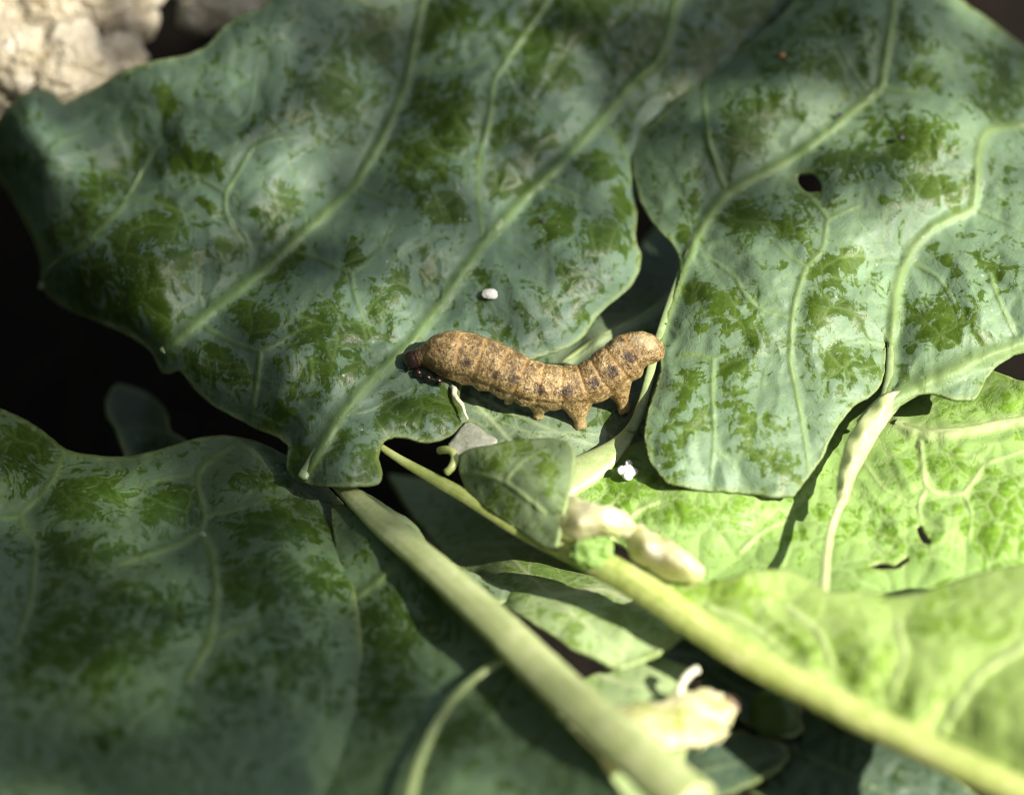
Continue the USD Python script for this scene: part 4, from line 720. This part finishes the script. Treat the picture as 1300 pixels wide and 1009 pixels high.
# ------------------------------------------------------------------ cauliflower, top left
CF = thing('cauliflower', 'cream cauliflower curd with dark hollow at the top left corner', 'cauliflower', P(80, 40, 0))
rng = np.random.default_rng(5)
lumps = [(20, 20, -2, 6), (-30, 70, -3, 6), (30, 75, -1, 5.2), (75, 95, -2, 4.2), (110, 88, -3, 3.6), (90, 65, 0, 4.2), (150, 72, -5, 3.4), (125, 5, -1, 4.2), (60, -5, 1, 5.5), (168, 25, -4, 3.2), (0, 115, -6, 4.5), (100, -40, 3, 6), (165, -20, -1, 4.5), (290, 10, -8, 3.6), (255, 20, -9, 2.8), (315, -10, -8, 3.0), (260, -40, -10, 5.0), (20, -40, 3, 7), (-60, 10, 0, 8), (148, 55, -6, 2.4), (75, 110, -4, 2.6)]
for k, (x, y, z, r) in enumerate(lumps):
    s = trimesh.creation.icosphere(subdivisions=5); n = s.vertices
    big = meshkit.fbm(n * 1.6 + k * 3.1, 2, k) - .5
    # buds of the curd: many little domes
    pts = rng.normal(size=(260, 3)); pts /= np.linalg.norm(pts, axis=1, keepdims=True)
    d, _ = cKDTree(pts).query(n); dome = np.sqrt(np.clip(1 - (d / .16) ** 2, 0, 1))
    fine = meshkit.fbm(n * 22 + k, 3, k + 50) - .5
    v = n * r * (1 + .6 * big + .12 * dome + .34 * fine)[:, None] * np.array([1, 1, .85])
    put('curd_lump', v + P(x, y, z), s.faces, M_curd, CF)
q = dens([(100, 38, -9), (125, 42, -7), (150, 50, -8)], 3, 2)
v, f = tube(P(q[:, 0], q[:, 1], q[:, 2]), 2.0, 16, 1, .12, 3); put('inner_stalk', v, f, M_cream, CF)

# ------------------------------------------------------------------ unseen foliage, right, its leaf cover shaped to break up the sun
TH = 1150.0
def light(x, y):
    """The share of sun to let through the unseen leaves at picture point (x, y)."""
    pts = np.array([(0, 0, .42), (120, 60, .36), (300, 50, .25), (60, 250, .52), (20, 180, .5), (100, 330, .45), (200, 350, .40), (400, 100, .35), (450, 350, .36), (600, 200, .33), (640, 350, .45), (750, 100, .40), (900, 60, .02), (865, 110, .08), (950, 15, .05), (820, 150, .2), (1000, 100, .42), (1200, 100, .28), (1290, 60, .2), (1280, 220, .38), (900, 300, .45), (1080, 260, .50), (950, 450, .75), (1100, 420, .85), (1200, 350, 1), (1290, 300, 1), (1200, 290, 1), (1140, 330, .8), (1150, 380, .9), (1290, 430, .98), (1100, 560, 1.0), (950, 570, .95), (850, 570, .9), (840, 450, .85), (700, 470, .80), (560, 440, .62), (640, 540, .62), (560, 600, .45), (750, 660, 1.0), (900, 720, 1.0), (1200, 660, 1), (1290, 560, 1), (1290, 800, 1), (1000, 850, 1), (800, 860, 1), (720, 780, 1), (640, 800, .9), (590, 800, .7), (600, 850, .9), (540, 840, .3), (560, 740, .35), (680, 600, .75), (640, 620, .7), (700, 650, 1), (650, 690, .9), (470, 660, .15), (400, 620, .12), (300, 640, .28), (100, 600, .28), (400, 700, .26), (100, 800, .14), (300, 850, .12), (450, 850, .15), (200, 720, .28), (700, 900, .95), (600, 930, .3), (450, 520, .35), (300, 480, .2), (100, 420, .1), (800, 1000, .9), (1200, 1000, 1), (200, 1000, .03)], float)
    pts[(pts[:, 0] < 800) & (pts[:, 1] < 400), 2] *= .85
    d = np.hypot(x - pts[:, 0], y - pts[:, 1]); w = 1 / (d + 8) ** 3
    return float((w * pts[:, 2]).sum() / w.sum())
BU = thing('unseen_bush', 'unseen foliage out of the frame to the right, placed to break up the sun on the leaves', 'unseen_bush', np.array([760.0, 60, -ZOFF]))
e1 = np.cross([0, 1.0, 0], SUN); e1 /= np.linalg.norm(e1); e2 = np.cross(SUN, e1)
def to_px(p):
    rel = p - CAM; dz = rel @ fwd
    return W / 2 + rel @ right / dz * FOCAL / APER * W, H / 2 - rel @ up / dz * FOCAL / APER * W
rb = random.Random(4); lv = []; cell = 9.0
for a in np.arange(-120, 121, cell):
    for b in np.arange(-150, 151, cell):
        base = a * e1 + b * e2
        gp = base - SUN * (base[2] / SUN[2])          # where this sight line to the sun meets the leaves' level
        x, y = to_px(gp)
        x, y = min(max(x, -60), 1360), min(max(y, -60), 1060)
        op = 1 - light(x, y)  # unseen leaf cover follows the wanted shade at this point
        if op < .04: continue
        c0 = base + SUN * (TH + rb.uniform(-160, 160)) + e1 * rb.uniform(-2.4, 2.4) + e2 * rb.uniform(-2.4, 2.4)
        n0 = SUN + .35 * np.array([rb.gauss(0, 1), rb.gauss(0, 1), rb.gauss(0, 1)]); n0 /= np.linalg.norm(n0)
        d0 = np.cross(n0, [rb.gauss(0, 1), rb.gauss(0, 1), rb.gauss(0, 1)]); d0 /= np.linalg.norm(d0); s0 = np.cross(n0, d0)
        area = -math.log(max(1 - op, .03)) * cell * cell
        half = math.sqrt(area / 1.36); wid = half * .95
        prof = [(-1, 0), (-.6, .62), (-.1, .8), (.4, .6), (1, 0), (.4, -.6), (-.1, -.8), (-.6, -.62)]
        pv = np.array([c0 + d0 * half * p * .72 + s0 * wid * w * .9 - n0 * .12 * half * w * w for p, w in prof] + [c0 - n0 * .05 * half])
        lv.append((pv, np.array([(8, k, (k + 1) % 8) for k in range(8)])))
v, f = join(lv); lf = put('leaves', v, f, M_bush, BU, smooth=False); lf.SetCustomDataByKey('kind', 'stuff')
top = SUN * TH
q = dens([(760, 60, -ZOFF), (770, 40, 200), (800, 120, 480), (top[0] + 60, top[1] + 330, top[2] - 40)], 20, 3)
v, f = tube(q, np.linspace(16, 5, len(q)), 12, 1, .1, 2); put('trunk', v, f, M_bark, BU)

# ------------------------------------------------------------------ leaf wall added to block sky light, left and behind the camera
HG = thing('added_hedge', 'added wall of leaves out of the frame, left and behind the camera, blocking sky light', 'added_hedge', np.array([-700.0, -300, -ZOFF]))
rh = np.random.default_rng(8); hv, hf_ = [], []; nH = 5200
leafp = np.array([(-1, 0, 0), (-.35, .42, .06), (.45, .36, .06), (1, 0, -.1), (.45, -.36, .06), (-.35, -.42, .06)]); leaff = np.array([(0, 1, 5), (1, 2, 5), (2, 4, 5), (2, 3, 4)])
ang = rh.uniform(math.radians(95), math.radians(330), nH)          # round the bed from the back left to the front right
for k in range(nH):
    rad = rh.uniform(520, 700); zz = rh.uniform(-ZOFF, 900 if ang[k] < math.radians(285) else 380)
    c0 = np.array([math.cos(ang[k]) * rad, math.sin(ang[k]) * rad - 60, zz])
    Q = np.linalg.qr(rh.normal(size=(3, 3)))[0]
    hv.append(c0 + (leafp * rh.uniform(32, 52)) @ Q); hf_.append(leaff + 6 * k)
lf2 = put('leaves', np.vstack(hv), np.vstack(hf_), M_bush, HG, smooth=False); lf2.SetCustomDataByKey('kind', 'stuff')
for k in range(9):
    a = math.radians(105 + k * 26); b = np.array([math.cos(a) * 610, math.sin(a) * 610 - 60, -ZOFF])
    q = dens([tuple(b), tuple(b + [14, 8, 350]), tuple(b + [-10, 6, 800 if k < 7 else 330])], 40, 2)
    v, f = tube(q, np.linspace(11, 3, len(q)), 8, 1, .1, k); put('stem', v, f, M_bark, HG)
